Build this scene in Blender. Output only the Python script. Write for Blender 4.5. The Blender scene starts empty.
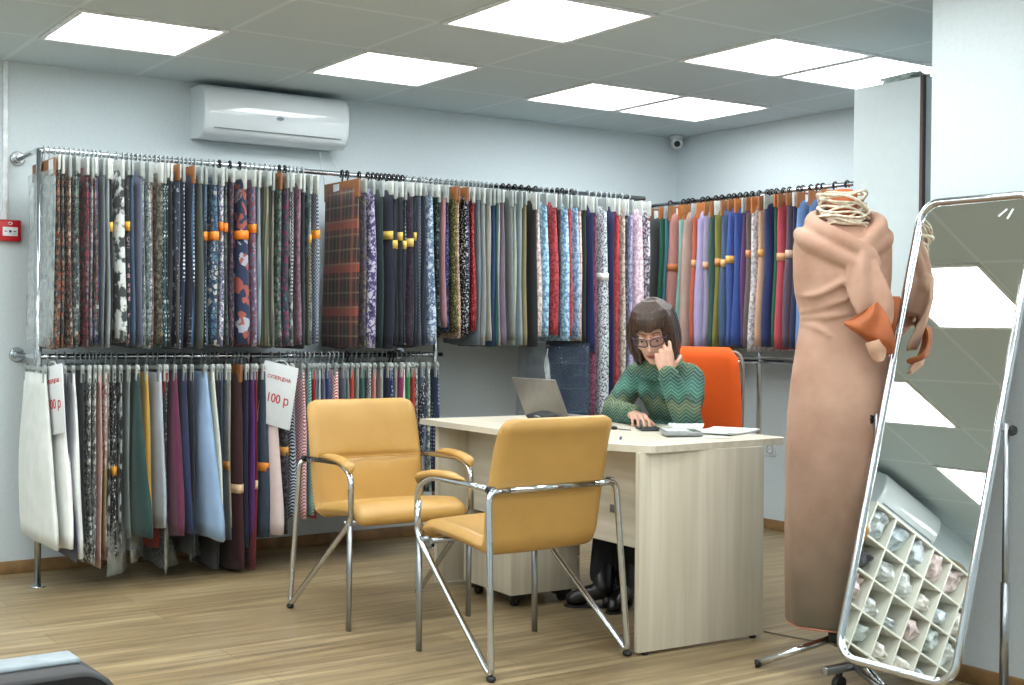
import bpy, bmesh, math, random
from mathutils import Vector, Matrix, noise
PI = math.pi
R = math.radians
col = bpy.context.scene.collection
rnd = random.Random(7)

# ------------------------------------------------------------------ helpers
def lin(h):
    h = h.lstrip('#')
    c = [int(h[i:i+2], 16)/255 for i in (0, 2, 4)]
    return tuple((x/12.92 if x <= .04045 else ((x+.055)/1.055)**2.4) for x in c) + (1.0,)

class NT:
    """small node-tree helper"""
    def __init__(s, name):
        s.m = bpy.data.materials.new(name); s.m.use_nodes = True
        s.t = s.m.node_tree; s.b = s.t.nodes['Principled BSDF']
    def n(s, typ, **k):
        nd = s.t.nodes.new(typ)
        for a, v in k.items():
            if a in nd.inputs: nd.inputs[a].default_value = v
            else: setattr(nd, a, v)
        return nd
    def l(s, a, b): s.t.links.new(a, b)
    def math(s, op, a, b=None, c=None):
        nd = s.t.nodes.new('ShaderNodeMath'); nd.operation = op
        for i, v in enumerate((a, b, c)):
            if v is None: continue
            if isinstance(v, (int, float)): nd.inputs[i].default_value = v
            else: s.l(v, nd.inputs[i])
        return nd.outputs[0]
    def mix(s, f, a, b, blend='MIX'):
        nd = s.t.nodes.new('ShaderNodeMix'); nd.data_type = 'RGBA'; nd.blend_type = blend
        for i, v in ((0, f), (6, a), (7, b)):
            if isinstance(v, (int, float)): nd.inputs[i].default_value = v
            elif isinstance(v, tuple): nd.inputs[i].default_value = v
            else: s.l(v, nd.inputs[i])
        return nd.outputs[2]
    def co(s, scale=(1, 1, 1), rot=(0, 0, 0)):
        tc = s.t.nodes.new('ShaderNodeTexCoord'); mp = s.t.nodes.new('ShaderNodeMapping')
        mp.inputs['Scale'].default_value = scale; mp.inputs['Rotation'].default_value = rot
        s.l(tc.outputs['Object'], mp.inputs[0]); return mp.outputs[0]
    def ramp(s, f, cols, const=False):
        nd = s.t.nodes.new('ShaderNodeValToRGB'); cr = nd.color_ramp
        if const: cr.interpolation = 'CONSTANT'
        while len(cr.elements) < len(cols): cr.elements.new(.5)
        for e, (p, c) in zip(cr.elements, cols): e.position = p; e.color = c
        s.l(f, nd.inputs[0]); return nd.outputs[0]
    def bump(s, h, d=.005, st=.5):
        nd = s.t.nodes.new('ShaderNodeBump'); nd.inputs['Distance'].default_value = d; nd.inputs['Strength'].default_value = st
        s.l(h, nd.inputs['Height']); s.l(nd.outputs[0], s.b.inputs['Normal'])

_mc = {}
def simple(name, hexc, rough=.5, metal=0, var=0.06, scale=30, bump=0, spec=None, coat=0):
    key = ('s', name)
    if key in _mc: return _mc[key]
    t = NT(name); c = lin(hexc)
    nz = t.n('ShaderNodeTexNoise', Scale=scale, Detail=3.0); t.l(t.co(), nz.inputs['Vector'])
    dark = tuple(x*(1-var*2) for x in c[:3])+(1,); lite = tuple(min(1, x*(1+var*2)) for x in c[:3])+(1,)
    t.l(t.ramp(nz.outputs[0], [(.3, dark), (.7, lite)]), t.b.inputs['Base Color'])
    t.b.inputs['Roughness'].default_value = rough; t.b.inputs['Metallic'].default_value = metal
    if spec is not None: t.b.inputs['Specular IOR Level'].default_value = spec
    if coat: t.b.inputs['Coat Weight'].default_value = coat
    if bump: t.bump(nz.outputs[0], bump, .6)
    _mc[key] = t.m; return t.m

def fabric(pat, cols):
    key = (pat, cols)
    if key in _mc: return _mc[key]
    C = []
    for x in cols.split():
        c_ = lin(x); lu = .3*c_[0]+.6*c_[1]+.1*c_[2]; k = .74 if lu < .25 else (.74+.26*min(1, (lu-.25)/.3))
        C.append(tuple(max(0, lu+(q-lu)*.9)*k for q in c_[:3])+(1.0,))
    t = NT(pat+'_fabric_'+cols.split()[0]); v = t.co()
    b = t.b; rough = .85
    def noi(sc, det=3.0, vec=None):
        nd = t.n('ShaderNodeTexNoise', Scale=sc, Detail=det); t.l(vec or v, nd.inputs['Vector']); return nd.outputs[0]
    def vor(sc, vec=None, feat='F1'):
        nd = t.n('ShaderNodeTexVoronoi', Scale=sc); nd.feature = feat; t.l(vec or v, nd.inputs['Vector']); return nd
    weave = noi(220, 2.0)
    if pat == 'plain':
        n1 = noi(14)
        c = C[0]; out = t.ramp(n1, [(.3, tuple(x*.93 for x in c[:3])+(1,)), (.7, tuple(min(1, x*1.06) for x in c[:3])+(1,))])
    elif pat in ('floral', 'bigfloral'):
        sc = 46 if pat == 'floral' else 13
        vd = t.n('ShaderNodeVectorMath'); vd.operation = 'ADD'
        nz = t.n('ShaderNodeTexNoise', Scale=sc*.8, Detail=2.0); t.l(v, nz.inputs['Vector'])
        sm = t.n('ShaderNodeVectorMath'); sm.operation = 'SCALE'; t.l(nz.outputs['Color'], sm.inputs[0]); sm.inputs['Scale'].default_value = .9/sc
        t.l(v, vd.inputs[0]); t.l(sm.outputs[0], vd.inputs[1])
        vo = vor(sc, vd.outputs[0])
        sep = t.n('ShaderNodeSeparateColor'); t.l(vo.outputs['Color'], sep.inputs[0])
        pal = t.ramp(sep.outputs[0], [(0, C[1]), (.34, C[2]), (.62, C[3]), (.8, C[1])], True)
        near = t.math('LESS_THAN', vo.outputs['Distance'], .52)
        out = t.mix(near, C[0], pal)
        vo2 = vor(sc*2.6, vd.outputs[0]); sep2 = t.n('ShaderNodeSeparateColor'); t.l(vo2.outputs['Color'], sep2.inputs[0])
        out = t.mix(t.math('GREATER_THAN', sep2.outputs[1], .8), out, C[1])
        out = t.mix(t.math('GREATER_THAN', sep2.outputs[2], .84), out, C[0])
    elif pat in ('dots', 'speck'):
        mp = t.co((1, 1, 1), (0, 0, 0))
        vo = vor(52 if pat == 'dots' else 70)
        vo.inputs['Randomness'].default_value = .15 if pat == 'dots' else .9
        out = t.mix(t.math('LESS_THAN', vo.outputs['Distance'], .30 if pat == 'dots' else .33), C[0], C[1])
    elif pat == 'marble':
        n1 = noi(22, 4.0); out = t.ramp(n1, [(.46, C[0]), (.54, C[1])])
    elif pat == 'stripe':
        w = t.n('ShaderNodeTexWave', Scale=28.0, Distortion=.4); w.bands_direction = 'DIAGONAL'; t.l(t.co((1, 1, .02)), w.inputs['Vector'])
        out = t.ramp(w.outputs['Fac'], [(.4, C[0]), (.6, C[1])])
    elif pat == 'check':
        ck = t.n('ShaderNodeTexChecker', Scale=110.0); t.l(v, ck.inputs['Vector']); ck.inputs[1].default_value = C[0]; ck.inputs[2].default_value = C[1]; out = ck.outputs[0]
    elif pat == 'houndstooth':
        s = t.n('ShaderNodeSeparateXYZ'); t.l(v, s.inputs[0])
        h = t.math('ADD', s.outputs[0], s.outputs[1])
        zg = t.math('PINGPONG', t.math('MULTIPLY', h, 70.0), 1.0)
        f = t.math('FRACT', t.math('ADD', t.math('MULTIPLY', s.outputs[2], 62.0), zg))
        out = t.mix(t.math('GREATER_THAN', f, .52), C[0], C[1])
    elif pat == 'plaid':
        s = t.n('ShaderNodeSeparateXYZ'); t.l(v, s.inputs[0])
        def band(o, per, w0, ph=0.):
            f = t.math('FRACT', t.math('ADD', t.math('DIVIDE', o, per), ph)); return t.math('LESS_THAN', f, w0)
        out = t.mix(t.math('MULTIPLY', band(s.outputs[2], .22, .5), .75), C[0], C[2])
        out = t.mix(t.math('MULTIPLY', band(s.outputs[1], .13, .5), .45), out, C[2])
        out = t.mix(t.math('MULTIPLY', band(s.outputs[2], .22, .22, .3), .8), out, C[1])
        out = t.mix(t.math('MULTIPLY', band(s.outputs[1], .13, .22, .2), .5), out, C[1])
        for o, p in ((s.outputs[2], .073), (s.outputs[1], .043)):
            out = t.mix(t.math('MULTIPLY', band(o, p, .12, .4), .55), out, C[3])
    elif pat == 'sequin':
        vo = vor(170); sep = t.n('ShaderNodeSeparateColor'); t.l(vo.outputs['Color'], sep.inputs[0])
        out = t.ramp(sep.outputs[0], [(.0, C[0]), (.72, C[0]), (.86, C[1])])
        rough = .28; b.inputs['Metallic'].default_value = .35
        t.l(t.math('MULTIPLY', sep.outputs[1], .9), b.inputs['Roughness'])
        t.bump(sep.outputs[2], .01, 1.0)
    elif pat in ('lace', 'lacebig'):
        n1 = noi(60 if pat == 'lace' else 90, 4.0); out = t.ramp(n1, [(.44, C[0]), (.55, C[1])])
        if pat == 'lacebig':
            w = t.n('ShaderNodeTexNoise', Scale=11.0, Detail=1.0, Distortion=1.2); t.l(v, w.inputs['Vector'])
            ridge = t.math('LESS_THAN', t.math('PINGPONG', t.math('MULTIPLY', w.outputs[0], 9.0), .5), .12)
            out = t.mix(t.math('MULTIPLY', ridge, .85), out, C[1])
    t.l(out, b.inputs['Base Color'])
    if pat != 'sequin':
        b.inputs['Roughness'].default_value = rough
        b.inputs['Sheen Weight'].default_value = .15
        t.bump(weave, .002, .3)
    _mc[key] = t.m; return t.m

# --------------------------------------------------------------- mesh maker
class MB:
    def __init__(s): s.v = []; s.f = []; s.sm = []
    def add(s, vs, fs, smooth=True):
        o = len(s.v); s.v += [tuple(v) for v in vs]
        s.f += [tuple(i+o for i in f) for f in fs]; s.sm += [smooth]*len(fs); return s
    def box(s, a, b, bev=0.0, M=None, smooth=False, seg=2):
        bm = bmesh.new(); bmesh.ops.create_cube(bm, size=1)
        a = Vector(a); b = Vector(b); c = (a+b)/2; d = b-a
        for v in bm.verts: v.co = Vector((v.co.x*d.x, v.co.y*d.y, v.co.z*d.z))+c
        if bev > 0: bmesh.ops.bevel(bm, geom=bm.edges[:], offset=min(bev, min(abs(x) for x in d)*.49), segments=seg, affect='EDGES', profile=.5)
        bm.verts.index_update()
        vs = [(M @ v.co) if M else v.co.copy() for v in bm.verts]
        s.add(vs, [[v.index for v in f.verts] for f in bm.faces], smooth or bev > 0); bm.free(); return s
    def loft(s, rings, closed=True, cap=True, smooth=True):
        n = len(rings[0]); o = len(s.v)
        for r in rings: s.v += [tuple(p) for p in r]
        for i in range(len(rings)-1):
            for j in range(n if closed else n-1):
                k = (j+1) % n
                s.f.append((o+i*n+j, o+i*n+k, o+(i+1)*n+k, o+(i+1)*n+j)); s.sm.append(smooth)
        if cap and closed:
            s.f.append(tuple(o+j for j in range(n))[::-1]); s.sm.append(False)
            s.f.append(tuple(o+(len(rings)-1)*n+j for j in range(n))); s.sm.append(False)
        return s
    def tube(s, pts, r, n=10, cap=True, flat=None, closed=False):
        pts = [Vector(p) for p in pts]; m = len(pts)
        rs = r if isinstance(r, (list, tuple)) else [r]*m
        rings = []; up = None
        for i, p in enumerate(pts):
            if closed: d = (pts[(i+1) % m]-pts[i-1])
            else: d = (pts[min(i+1, m-1)]-pts[max(i-1, 0)])
            d.normalize()
            if up is None:
                up = Vector((0, 0, 1)) if abs(d.z) < .9 else Vector((0, 1, 0))
            a = up - d*up.dot(d)
            if a.length < 1e-5: a = d.orthogonal()
            a.normalize(); up = a; c = d.cross(a)
            fl = flat or 1.0
            rings.append([p+(a*math.cos(2*PI*k/n)+c*fl*math.sin(2*PI*k/n))*rs[i] for k in range(n)])
        if closed: rings.append(rings[0])
        return s.loft(rings, cap=cap and not closed)
    def ball(s, c, r, M=None, seg=20, rg=12):
        c = Vector(c); r = (r, r, r) if isinstance(r, (int, float)) else r
        rings = []
        for i in range(1, rg):
            t = PI*i/rg
            ring = []
            for j in range(seg):
                a = 2*PI*j/seg
                p = Vector((r[0]*math.sin(t)*math.cos(a), r[1]*math.sin(t)*math.sin(a), -r[2]*math.cos(t)))
                if M: p = M @ p
                ring.append(p+c)
            rings.append(ring)
        return s.loft(rings)
    def cyl(s, p, q, r, n=20, r2=None): return s.tube([p, q], [r, r if r2 is None else r2], n)
    def mesh(s, name):
        me = bpy.data.meshes.new(name); me.from_pydata(s.v, [], s.f); me.validate(verbose=False)
        if len(me.polygons) == len(s.sm): me.polygons.foreach_set('use_smooth', s.sm)
        bm = bmesh.new(); bm.from_mesh(me); bmesh.ops.recalc_face_normals(bm, faces=bm.faces); bm.to_mesh(me); bm.free()
        me.update(); return me
    def build(s, name, mat, parent=None, loc=None):
        me = s.mesh(name); me.materials.append(mat)
        o = bpy.data.objects.new(name, me); col.objects.link(o)
        if parent: o.parent = parent
        if loc: o.location = loc
        return o

def tag(o, label, cat, group=None):
    o['label'] = label; o['category'] = cat
    if group: o['group'] = group
    return o
def empty(name, loc=(0, 0, 0), rz=0, label=None, cat=None, group=None):
    o = bpy.data.objects.new(name, None); col.objects.link(o); o.location = loc; o.rotation_euler = (0, 0, rz)
    o.empty_display_size = .1
    if label: tag(o, label, cat, group)
    return o
def struct(o): o['kind'] = 'structure'; return o
def copy_tree(o, parent=None):
    c = o.copy(); col.objects.link(c)
    if parent: c.parent = parent
    for ch in o.children: copy_tree(ch, c)
    return c
def bez(p0, p1, p2, n=6):
    p0, p1, p2 = map(Vector, (p0, p1, p2))
    return [p0*(1-t)**2+p1*2*t*(1-t)+p2*t*t for t in [i/n for i in range(n+1)]]
def fillet(pts, r=.03, n=5):
    """polyline with rounded corners"""
    pts = [Vector(p) for p in pts]; out = [pts[0]]
    for i in range(1, len(pts)-1):
        a = pts[i-1]-pts[i]; b = pts[i+1]-pts[i]; rr = min(r, a.length*.45, b.length*.45)
        out += bez(pts[i]+a.normalized()*rr, pts[i], pts[i]+b.normalized()*rr, n)
    out.append(pts[-1]); return out
def text_part(name, body, size, mat, parent, loc, rot, depth=.0008, align='CENTER', bold=0.0):
    cu = bpy.data.curves.new(name, 'FONT'); cu.body = body; cu.size = size; cu.extrude = depth; cu.align_x = align; cu.align_y = 'CENTER'; cu.offset = bold
    tmp = bpy.data.objects.new(name+'_tmp', cu); col.objects.link(tmp)
    dg = bpy.context.evaluated_depsgraph_get(); dg.update()
    me = bpy.data.meshes.new_from_object(tmp.evaluated_get(dg)); me.name = name
    bpy.data.objects.remove(tmp); bpy.data.curves.remove(cu)
    me.materials.clear(); me.materials.append(mat)
    o = bpy.data.objects.new(name, me); col.objects.link(o); o.parent = parent; o.location = loc; o.rotation_euler = rot
    return o

H = 2.4176
S = 1.05; T = .6*S; X0 = -3.9765*S; Y0 = -.5958*S     # ceiling grid of 0.6 m tiles

chrome = simple('chrome', 'c8ccd0', .13, 1.0, .02)
steel = simple('brushed_steel', 'a0a4a8', .32, 1.0, .03)
black_pl = simple('black_plastic', '121214', .45)
white_pl = simple('white_plastic', 'dfe3e6', .35)
SAMPLES = [
  ('upper', -4.0492, 0.03, 1.087, 'orange-brown floral', 'floral', '3a3a3c b5764e 7d3b30 8f9a98', {}),
  ('upper', -4.0277, 0.0215, 1.087, 'black and grey floral', 'floral', '202428 7c8482 a8552f 454c50', {}),
  ('upper', -4.0061, 0.0216, 1.087, 'rust and cream floral', 'floral', '5a4a44 c0a894 a33c34 2c3234', {}),
  ('upper', -3.9844, 0.0217, 1.087, 'grey-teal leafy', 'floral', '4b5a5e 8f9d98 2b3b40 b8b4a8', {}),
  ('upper', -3.9626, 0.0218, 1.087, 'dark green floral', 'floral', '22382f 57786a 9d4a3e 15211e', {}),
  ('upper', -3.9408, 0.0218, 1.087, 'crimson blossom', 'floral', '4a2a38 b03a4c 7a8280 2a2c38', {}),
  ('upper', -3.9188, 0.022, 1.087, 'grey-lilac floral', 'floral', '6c6b78 a5a0ac 3d3f4b 8c4a52', {}),
  ('upper', -3.9012, 0.0176, 1.087, 'multicoloured meadow', 'floral', '4d5550 b28a5a 8e3d46 a3aaa4', {}),
  ('upper', -3.879, 0.0222, 1.087, 'indigo speckled', 'floral', '2f3358 5c63a0 20233a a0a4b8', {}),
  ('upper', -3.8613, 0.0177, 1.087, 'plain smoke-grey', 'plain', '78838a', {}),
  ('upper', -3.8434, 0.0179, 1.087, 'pale grey', 'plain', '98a1a4', {}),
  ('upper', -3.8211, 0.0223, 1.087, 'black with yellow tag', 'plain', '1e2328', {'tag': 'c9a23c'}),
  ('upper', -3.7715, 0.0496, 1.1, 'white and black marbled', 'marble', 'c9cfcd 40484a', {'w': 0.04}),
  ('upper', -3.7443, 0.0272, 1.086, 'charcoal rose-flowered', 'floral', '262b31 3a4148 b98c98 1a1e22', {'tag': 'd99a2c'}),
  ('upper', -3.7169, 0.0274, 1.086, 'steel-blue', 'plain', '46607f', {}),
  ('upper', -3.6986, 0.0183, 1.086, 'lavender-grey', 'plain', '737a96', {}),
  ('upper', -3.6756, 0.023, 1.086, 'sage-grey speckled', 'floral', '6f7d7a a5b0aa 4b5957 8a8f86', {}),
  ('upper', -3.6571, 0.0185, 1.086, 'pale aqua mottled', 'floral', '7d9296 b5c2c2 4d6068 5a7a84', {}),
  ('upper', -3.6339, 0.0232, 1.086, 'rust-pink floral', 'floral', '7b5f58 b5836c 4d4644 a9a39c', {}),
  ('upper', -3.6106, 0.0233, 1.086, 'olive-brown flecked', 'floral', '4e4a40 8a8672 2d2c28 a58a6a', {}),
  ('upper', -3.5873, 0.0233, 1.086, 'teal white-flecked', 'speck', '2e5a64 c6d2d2', {}),
  ('upper', -3.5685, 0.0188, 1.086, 'black white-flecked', 'speck', '1b2228 aeb8ba', {}),
  ('upper', -3.5449, 0.0236, 1.086, 'dark spruce', 'plain', '1f2a30', {}),
  ('upper', -3.526, 0.0189, 1.086, 'navy floral with white blooms', 'floral', '1d2a48 2c3f60 b8c2cc 18213a', {'hdr': 'card'}),
  ('upper', -3.507, 0.019, 1.086, 'taupe', 'plain', '66625f', {}),
  ('upper', -3.4784, 0.0286, 1.086, 'navy polka-dot', 'dots', '1f3050 c8d0d8', {}),
  ('upper', -3.4544, 0.024, 1.086, 'midnight polka-dot', 'dots', '18243f d2d8dc', {'hdr': 'card'}),
  ('upper', -3.4352, 0.0192, 1.086, 'denim blue', 'plain', '3f6a94', {}),
  ('upper', -3.4159, 0.0193, 1.086, 'olive-grey', 'plain', '5c655f', {}),
  ('upper', -3.3965, 0.0194, 1.086, 'slate-blue ribbed', 'stripe', '3d5570 55708a', {}),
  ('upper', -3.3722, 0.0243, 1.086, 'black pin-dot', 'dots', '161c2c b8c0c8', {'tag': 'd9802c'}),
  ('upper', -3.3281, 0.0441, 1.086, 'blue meadow-flower', 'floral', '2b4468 5c88a0 c0b8b0 243a5e', {'tag': 'e08a34'}),
  ('upper', -3.2985, 0.0296, 1.086, 'white and lavender blotched', 'floral', '8a86a8 d6dade 5f5c80 b6b4c6', {'tag': 'e07a28'}),
  ('upper', -3.2738, 0.0247, 1.086, 'dark grey-green', 'floral', '38444a 6a7878 2a3238 4a5a58', {'tag': 'd98030'}),
  ('upper', -3.2489, 0.0249, 1.086, 'plum floral', 'floral', '3a3046 7d5468 242434 8a8a90', {'hook': 'b'}),
  ('upper', -3.1736, 0.07, 1.086, 'navy big-blossom', 'bigfloral', '24365c b85a4c a8aebc 24365c', {'tag': 'e88020', 'w': 0.03, 'hook': 'b'}),
  ('upper', -3.1432, 0.0304, 1.086, 'mauve cherry-branch', 'floral', '8f82a4 a86070 b8aec4 6d6488', {'tag': 'e88a2c', 'hook': 'b'}),
  ('upper', -3.1126, 0.0306, 1.086, 'pale blue-grey', 'stripe', '7890a0 8fa4b0', {}),
  ('upper', -3.0921, 0.0205, 1.086, 'olive-edged', 'stripe', '6b7058 a09c80', {}),
  ('upper', -3.0664, 0.0257, 1.086, 'dark bottle-green', 'plain', '2c3a34', {}),
  ('upper', -3.0406, 0.0258, 1.086, 'beige-trimmed grey', 'stripe', '8c8a7c 5e625c', {}),
  ('upper', -3.0094, 0.0312, 1.086, 'moss-green floral', 'floral', '4a5c54 7d9088 333e3c a0a494', {'hdr': 'card'}),
  ('upper', -2.9834, 0.026, 1.086, 'magenta and teal', 'floral', '3e5a68 a03c6c 2c3e52 6c8e98', {}),
  ('upper', -2.9624, 0.021, 1.086, 'off-white streaked', 'marble', 'a8adac 4e5456', {}),
  ('upper', -2.9361, 0.0263, 1.086, 'black and white small-check', 'check', '20242c b4b8bc', {'hook': 'b'}),
  ('upper', -2.9044, 0.0317, 1.086, 'dusty mauve', 'floral', '8a6478 a87a8c 6a4c60 9a8c98', {'hook': 'b'}),
  ('upper', -2.8831, 0.0213, 1.086, 'graphite', 'plain', '343c44', {}),
  ('upper', -2.8618, 0.0213, 1.086, 'pale teal-grey', 'marble', '8aa0a4 566a70', {}),
  ('upper', -2.8404, 0.0214, 1.086, 'black and beige houndstooth', 'check', '1c1c1e a89c80', {'tag': 'd9a04c'}),
  ('upper', -2.8081, 0.0323, 1.086, 'navy and white tweed', 'check', '202e4c aeb8c8', {'tag': 'e09030'}),
  ('upper', -2.5884, 0.03, 1.065, 'red and brown tartan', 'plaid', '5a2018 a8442c 1e1a1a 8c7c5c', {'hdr': 'card', 'hook': 'b', 'full': 1}),
  ('upper', -2.5603, 0.0281, 1.085, 'olive and violet flecked', 'floral', '4a4a48 6a5a80 8a8454 20202c', {'hook': 'b'}),
  ('upper', -2.4696, 0.07, 1.08, 'purple paisley', 'floral', '4a3c78 b4aec4 24244c 8a7ea8', {'w': 0.05, 'hook': 'b'}),
  ('upper', -2.4409, 0.0287, 1.085, 'dark teal', 'plain', '17343a', {'hook': 'b'}),
  ('upper', -2.4122, 0.0287, 1.085, 'deep navy', 'plain', '161f34', {'tag': 'c8a850', 'hook': 'b'}),
  ('upper', -2.389, 0.0232, 1.085, 'ink-blue', 'plain', '1a2338', {'tag': 'c8a850', 'hook': 'b'}),
  ('upper', -2.3658, 0.0232, 1.085, 'blue-black', 'plain', '151c2c', {'tag': 'cdb060', 'hook': 'b'}),
  ('upper', -2.3425, 0.0233, 1.085, 'slate-black', 'plain', '1c2630', {'tag': 'c8a850', 'hook': 'b'}),
  ('upper', -2.3191, 0.0234, 1.085, 'dotted navy', 'dots', '17223a 9aa4b8', {'tag': 'd4b868', 'hook': 'b'}),
  ('upper', -2.2898, 0.0293, 1.085, 'aubergine', 'floral', '2a1c30 4c3450 1a1424 3a2840', {'tag': 'cdb060', 'hook': 'b'}),
  ('upper', -2.2662, 0.0236, 1.085, 'dark petrol', 'plain', '1a2c3c', {'tag': 'c8a850', 'hook': 'b'}),
  ('upper', -2.2365, 0.0297, 1.085, 'navy pin-check', 'check', '1a2238 6a7488', {'hook': 'b'}),
  ('upper', -2.2068, 0.0297, 1.085, 'charcoal-blue ribbed', 'stripe', '26364c 1a2434', {}),
  ('upper', -2.1528, 0.054, 1.085, 'frosty blue floral', 'floral', '6c84a4 b8c4d4 48608a 98a8bc', {'w': 0.03}),
  ('upper', -2.1347, 0.0181, 1.127, 'dark green sequinned', 'sequin', '12302c 6ea090', {}),
  ('upper', -2.1166, 0.0181, 1.127, 'black sequinned', 'sequin', '15181c 9aa0a4', {}),
  ('upper', -2.0923, 0.0243, 1.169, 'dusty-pink', 'plain', 'b48088', {}),
  ('upper', -2.0495, 0.0428, 1.153, 'navy sequinned', 'sequin', '1a2458 7c88d0', {}),
  ('upper', -2.0311, 0.0184, 1.153, 'olive-gold sequinned', 'sequin', '6a6438 c0b878', {'hdr': 'card'}),
  ('upper', -1.9942, 0.0369, 1.138, 'champagne sequinned', 'sequin', 'c09c84 f0dcc8', {'hdr': 'card'}),
  ('upper', -1.9507, 0.0435, 1.148, 'black and silver sequinned', 'sequin', '181c24 c8ccd0', {'hdr': 'card'}),
  ('upper', -1.932, 0.0187, 1.17, 'violet sequinned', 'sequin', '4c3468 a890c8', {}),
  ('upper', -1.8945, 0.0375, 1.164, 'scarlet sequinned', 'sequin', 'a01420 e87068', {'w': 0.04}),
  ('upper', -1.863, 0.0315, 1.085, 'blue-grey felt', 'plain', '7a8c98', {}),
  ('upper', -1.8377, 0.0253, 1.085, 'dove-grey', 'plain', '9ca2a2', {}),
  ('upper', -1.8123, 0.0254, 1.096, 'oatmeal', 'plain', 'a8a498', {}),
  ('upper', -1.7931, 0.0192, 1.09, 'royal navy', 'plain', '26487c', {}),
  ('upper', -1.7611, 0.032, 1.079, 'teal-green', 'plain', '1e5458', {}),
  ('upper', -1.7419, 0.0192, 1.085, 'ivory', 'plain', 'b8b4a4', {}),
  ('upper', -1.7031, 0.0388, 1.096, 'mauve-grey', 'plain', '7c6c80', {'w': 0.04}),
  ('upper', -1.6772, 0.0259, 1.106, 'grey-sage', 'plain', '848e88', {'w': 0.04}),
  ('upper', -1.6315, 0.0457, 1.101, 'celadon-grey', 'plain', 'a0aca4', {}),
  ('upper', -1.5986, 0.0329, 1.09, 'ice-grey', 'plain', '94a6ac', {'hook': 'b'}),
  ('upper', -1.5524, 0.0462, 1.085, 'khaki-gold', 'plain', '8f8058', {'hook': 'b'}),
  ('upper', -1.5191, 0.0333, 1.096, 'jet-black', 'plain', '22242a', {'hook': 'b'}),
  ('upper', -1.4656, 0.0535, 1.134, 'beige-pink lace', 'lace', 'b49c98 d8c8c0', {'hook': 'b', 'w': 0.02}),
  ('upper', -1.4183, 0.0473, 1.14, 'sky-blue lace', 'lace', '6aa0c4 a4d4ec', {'hook': 'b', 'w': 0.02}),
  ('upper', -1.3708, 0.0475, 1.145, 'red lace', 'lace', 'a01824 d04048', {'hook': 'b', 'w': 0.04}),
  ('upper', -1.3366, 0.0342, 1.151, 'black lace', 'lace', '1c1c24 44444e', {}),
  ('upper', -1.2884, 0.0482, 1.118, 'light blue guipure', 'lace', '70a4cc b0d8f0', {'w': 0.03}),
  ('upper', -1.2607, 0.0277, 1.14, 'cherry-red guipure', 'lace', 'b01824 e04a50', {'w': 0.03}),
  ('upper', -1.2259, 0.0348, 1.118, 'blue-and-red edged', 'lace', '68a0d0 a8c8e4', {'w': 0.03, 'hook': 'b'}),
  ('upper', -1.1909, 0.035, 1.118, 'peach lace', 'lace', 'c49484 e8c4b0', {'w': 0.03, 'hook': 'b'}),
  ('upper', -1.1558, 0.0351, 1.084, 'black-green velvet', 'plain', '182820', {}),
  ('upper', -1.1275, 0.0283, 1.062, 'deep blue', 'plain', '1c2460', {'hook': 'b'}),
  ('upper', -1.092, 0.0355, 0.677, 'crimson-violet long', 'lace', '6a2848 a04868', {}),
  ('upper', -0.9916, 0.07, 0.634, 'long silver-grey floral lace', 'lacebig', '555e6a c4ccd2', {'w': 0.05, 'tag': 'd8dcd8'}),
  ('upper', -0.9626, 0.029, 0.639, 'long navy-blue', 'plain', '1c2660', {}),
  ('upper', -0.9116, 0.051, 0.763, 'long bright red', 'lace', 'a8141c d03c3c', {}),
  ('upper', -0.8823, 0.0293, 0.717, 'long beige embroidered', 'lace', 'a09084 d0c4b8', {}),
  ('upper', -0.8528, 0.0295, 0.704, 'long black floral', 'floral', '1c1c24 3c3c48 8a8890 28282e', {}),
  ('upper', -0.8084, 0.0444, 0.888, 'long lavender chiffon', 'lace', '8880b0 b4aed0', {}),
  ('upper', -0.7487, 0.0597, 0.858, 'long pale-pink lace', 'lace', 'c4a4b4 e4ccd4', {'w': 0.08}),
  ('upper', -0.7036, 0.0451, 1.177, 'black and white leopard', 'lace', '605468 c8c4cc', {}),
  ('lower', -4.1058, 0.03, 0.218, 'white trouser', 'plain', 'd4d8d4', {'w': 0.22, 'wide': 1}),
  ('lower', -4.0373, 0.0685, 0.212, 'cream-white', 'plain', 'e4e6e2', {'w': 0.26, 'wide': 1}),
  ('lower', -4.02, 0.0173, 0.18, 'navy-piped white', 'plain', '1c2848', {'w': 0.26}),
  ('lower', -3.9592, 0.0608, 0.183, 'big white cotton', 'plain', 'e0e4e4', {'w': 0.18, 'thick': 0.05}),
  ('lower', -3.9372, 0.022, 0.203, 'dark green piped', 'plain', '243034', {}),
  ('lower', -3.9108, 0.0264, 0.112, 'black and white fern-print', 'floral', '50585a c4c8c4 24282a 8a908e', {}),
  ('lower', -3.8931, 0.0177, 0.106, 'grey daisy-print', 'floral', '7a7c7c c8c8c4 4a4e50 3a3c3c', {}),
  ('lower', -3.8754, 0.0177, 0.1, 'salmon-pink', 'plain', 'd0a094', {}),
  ('lower', -3.862, 0.0134, 0.13, 'pink and white floral', 'floral', 'b89a98 d8d0cc a05058 8a8488', {}),
  ('lower', -3.8442, 0.0178, 0.146, 'khaki', 'plain', 'a08c58', {}),
  ('lower', -3.8218, 0.0224, 0.148, 'black brush-stroke', 'marble', '24282c 9ca2a4', {}),
  ('lower', -3.7948, 0.027, 0.151, 'black broken-stripe', 'speck', '15181c c8ccd0', {'tag': 'd09030'}),
  ('lower', -3.7722, 0.0226, 0.189, 'black ikat', 'marble', '15181c a0a6aa', {}),
  ('lower', -3.7494, 0.0228, 0.21, 'grey-green satin', 'plain', '7c8a84', {}),
  ('lower', -3.6853, 0.0641, 0.223, 'dark green velvet', 'plain', '17403c', {'w': 0.18}),
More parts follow.
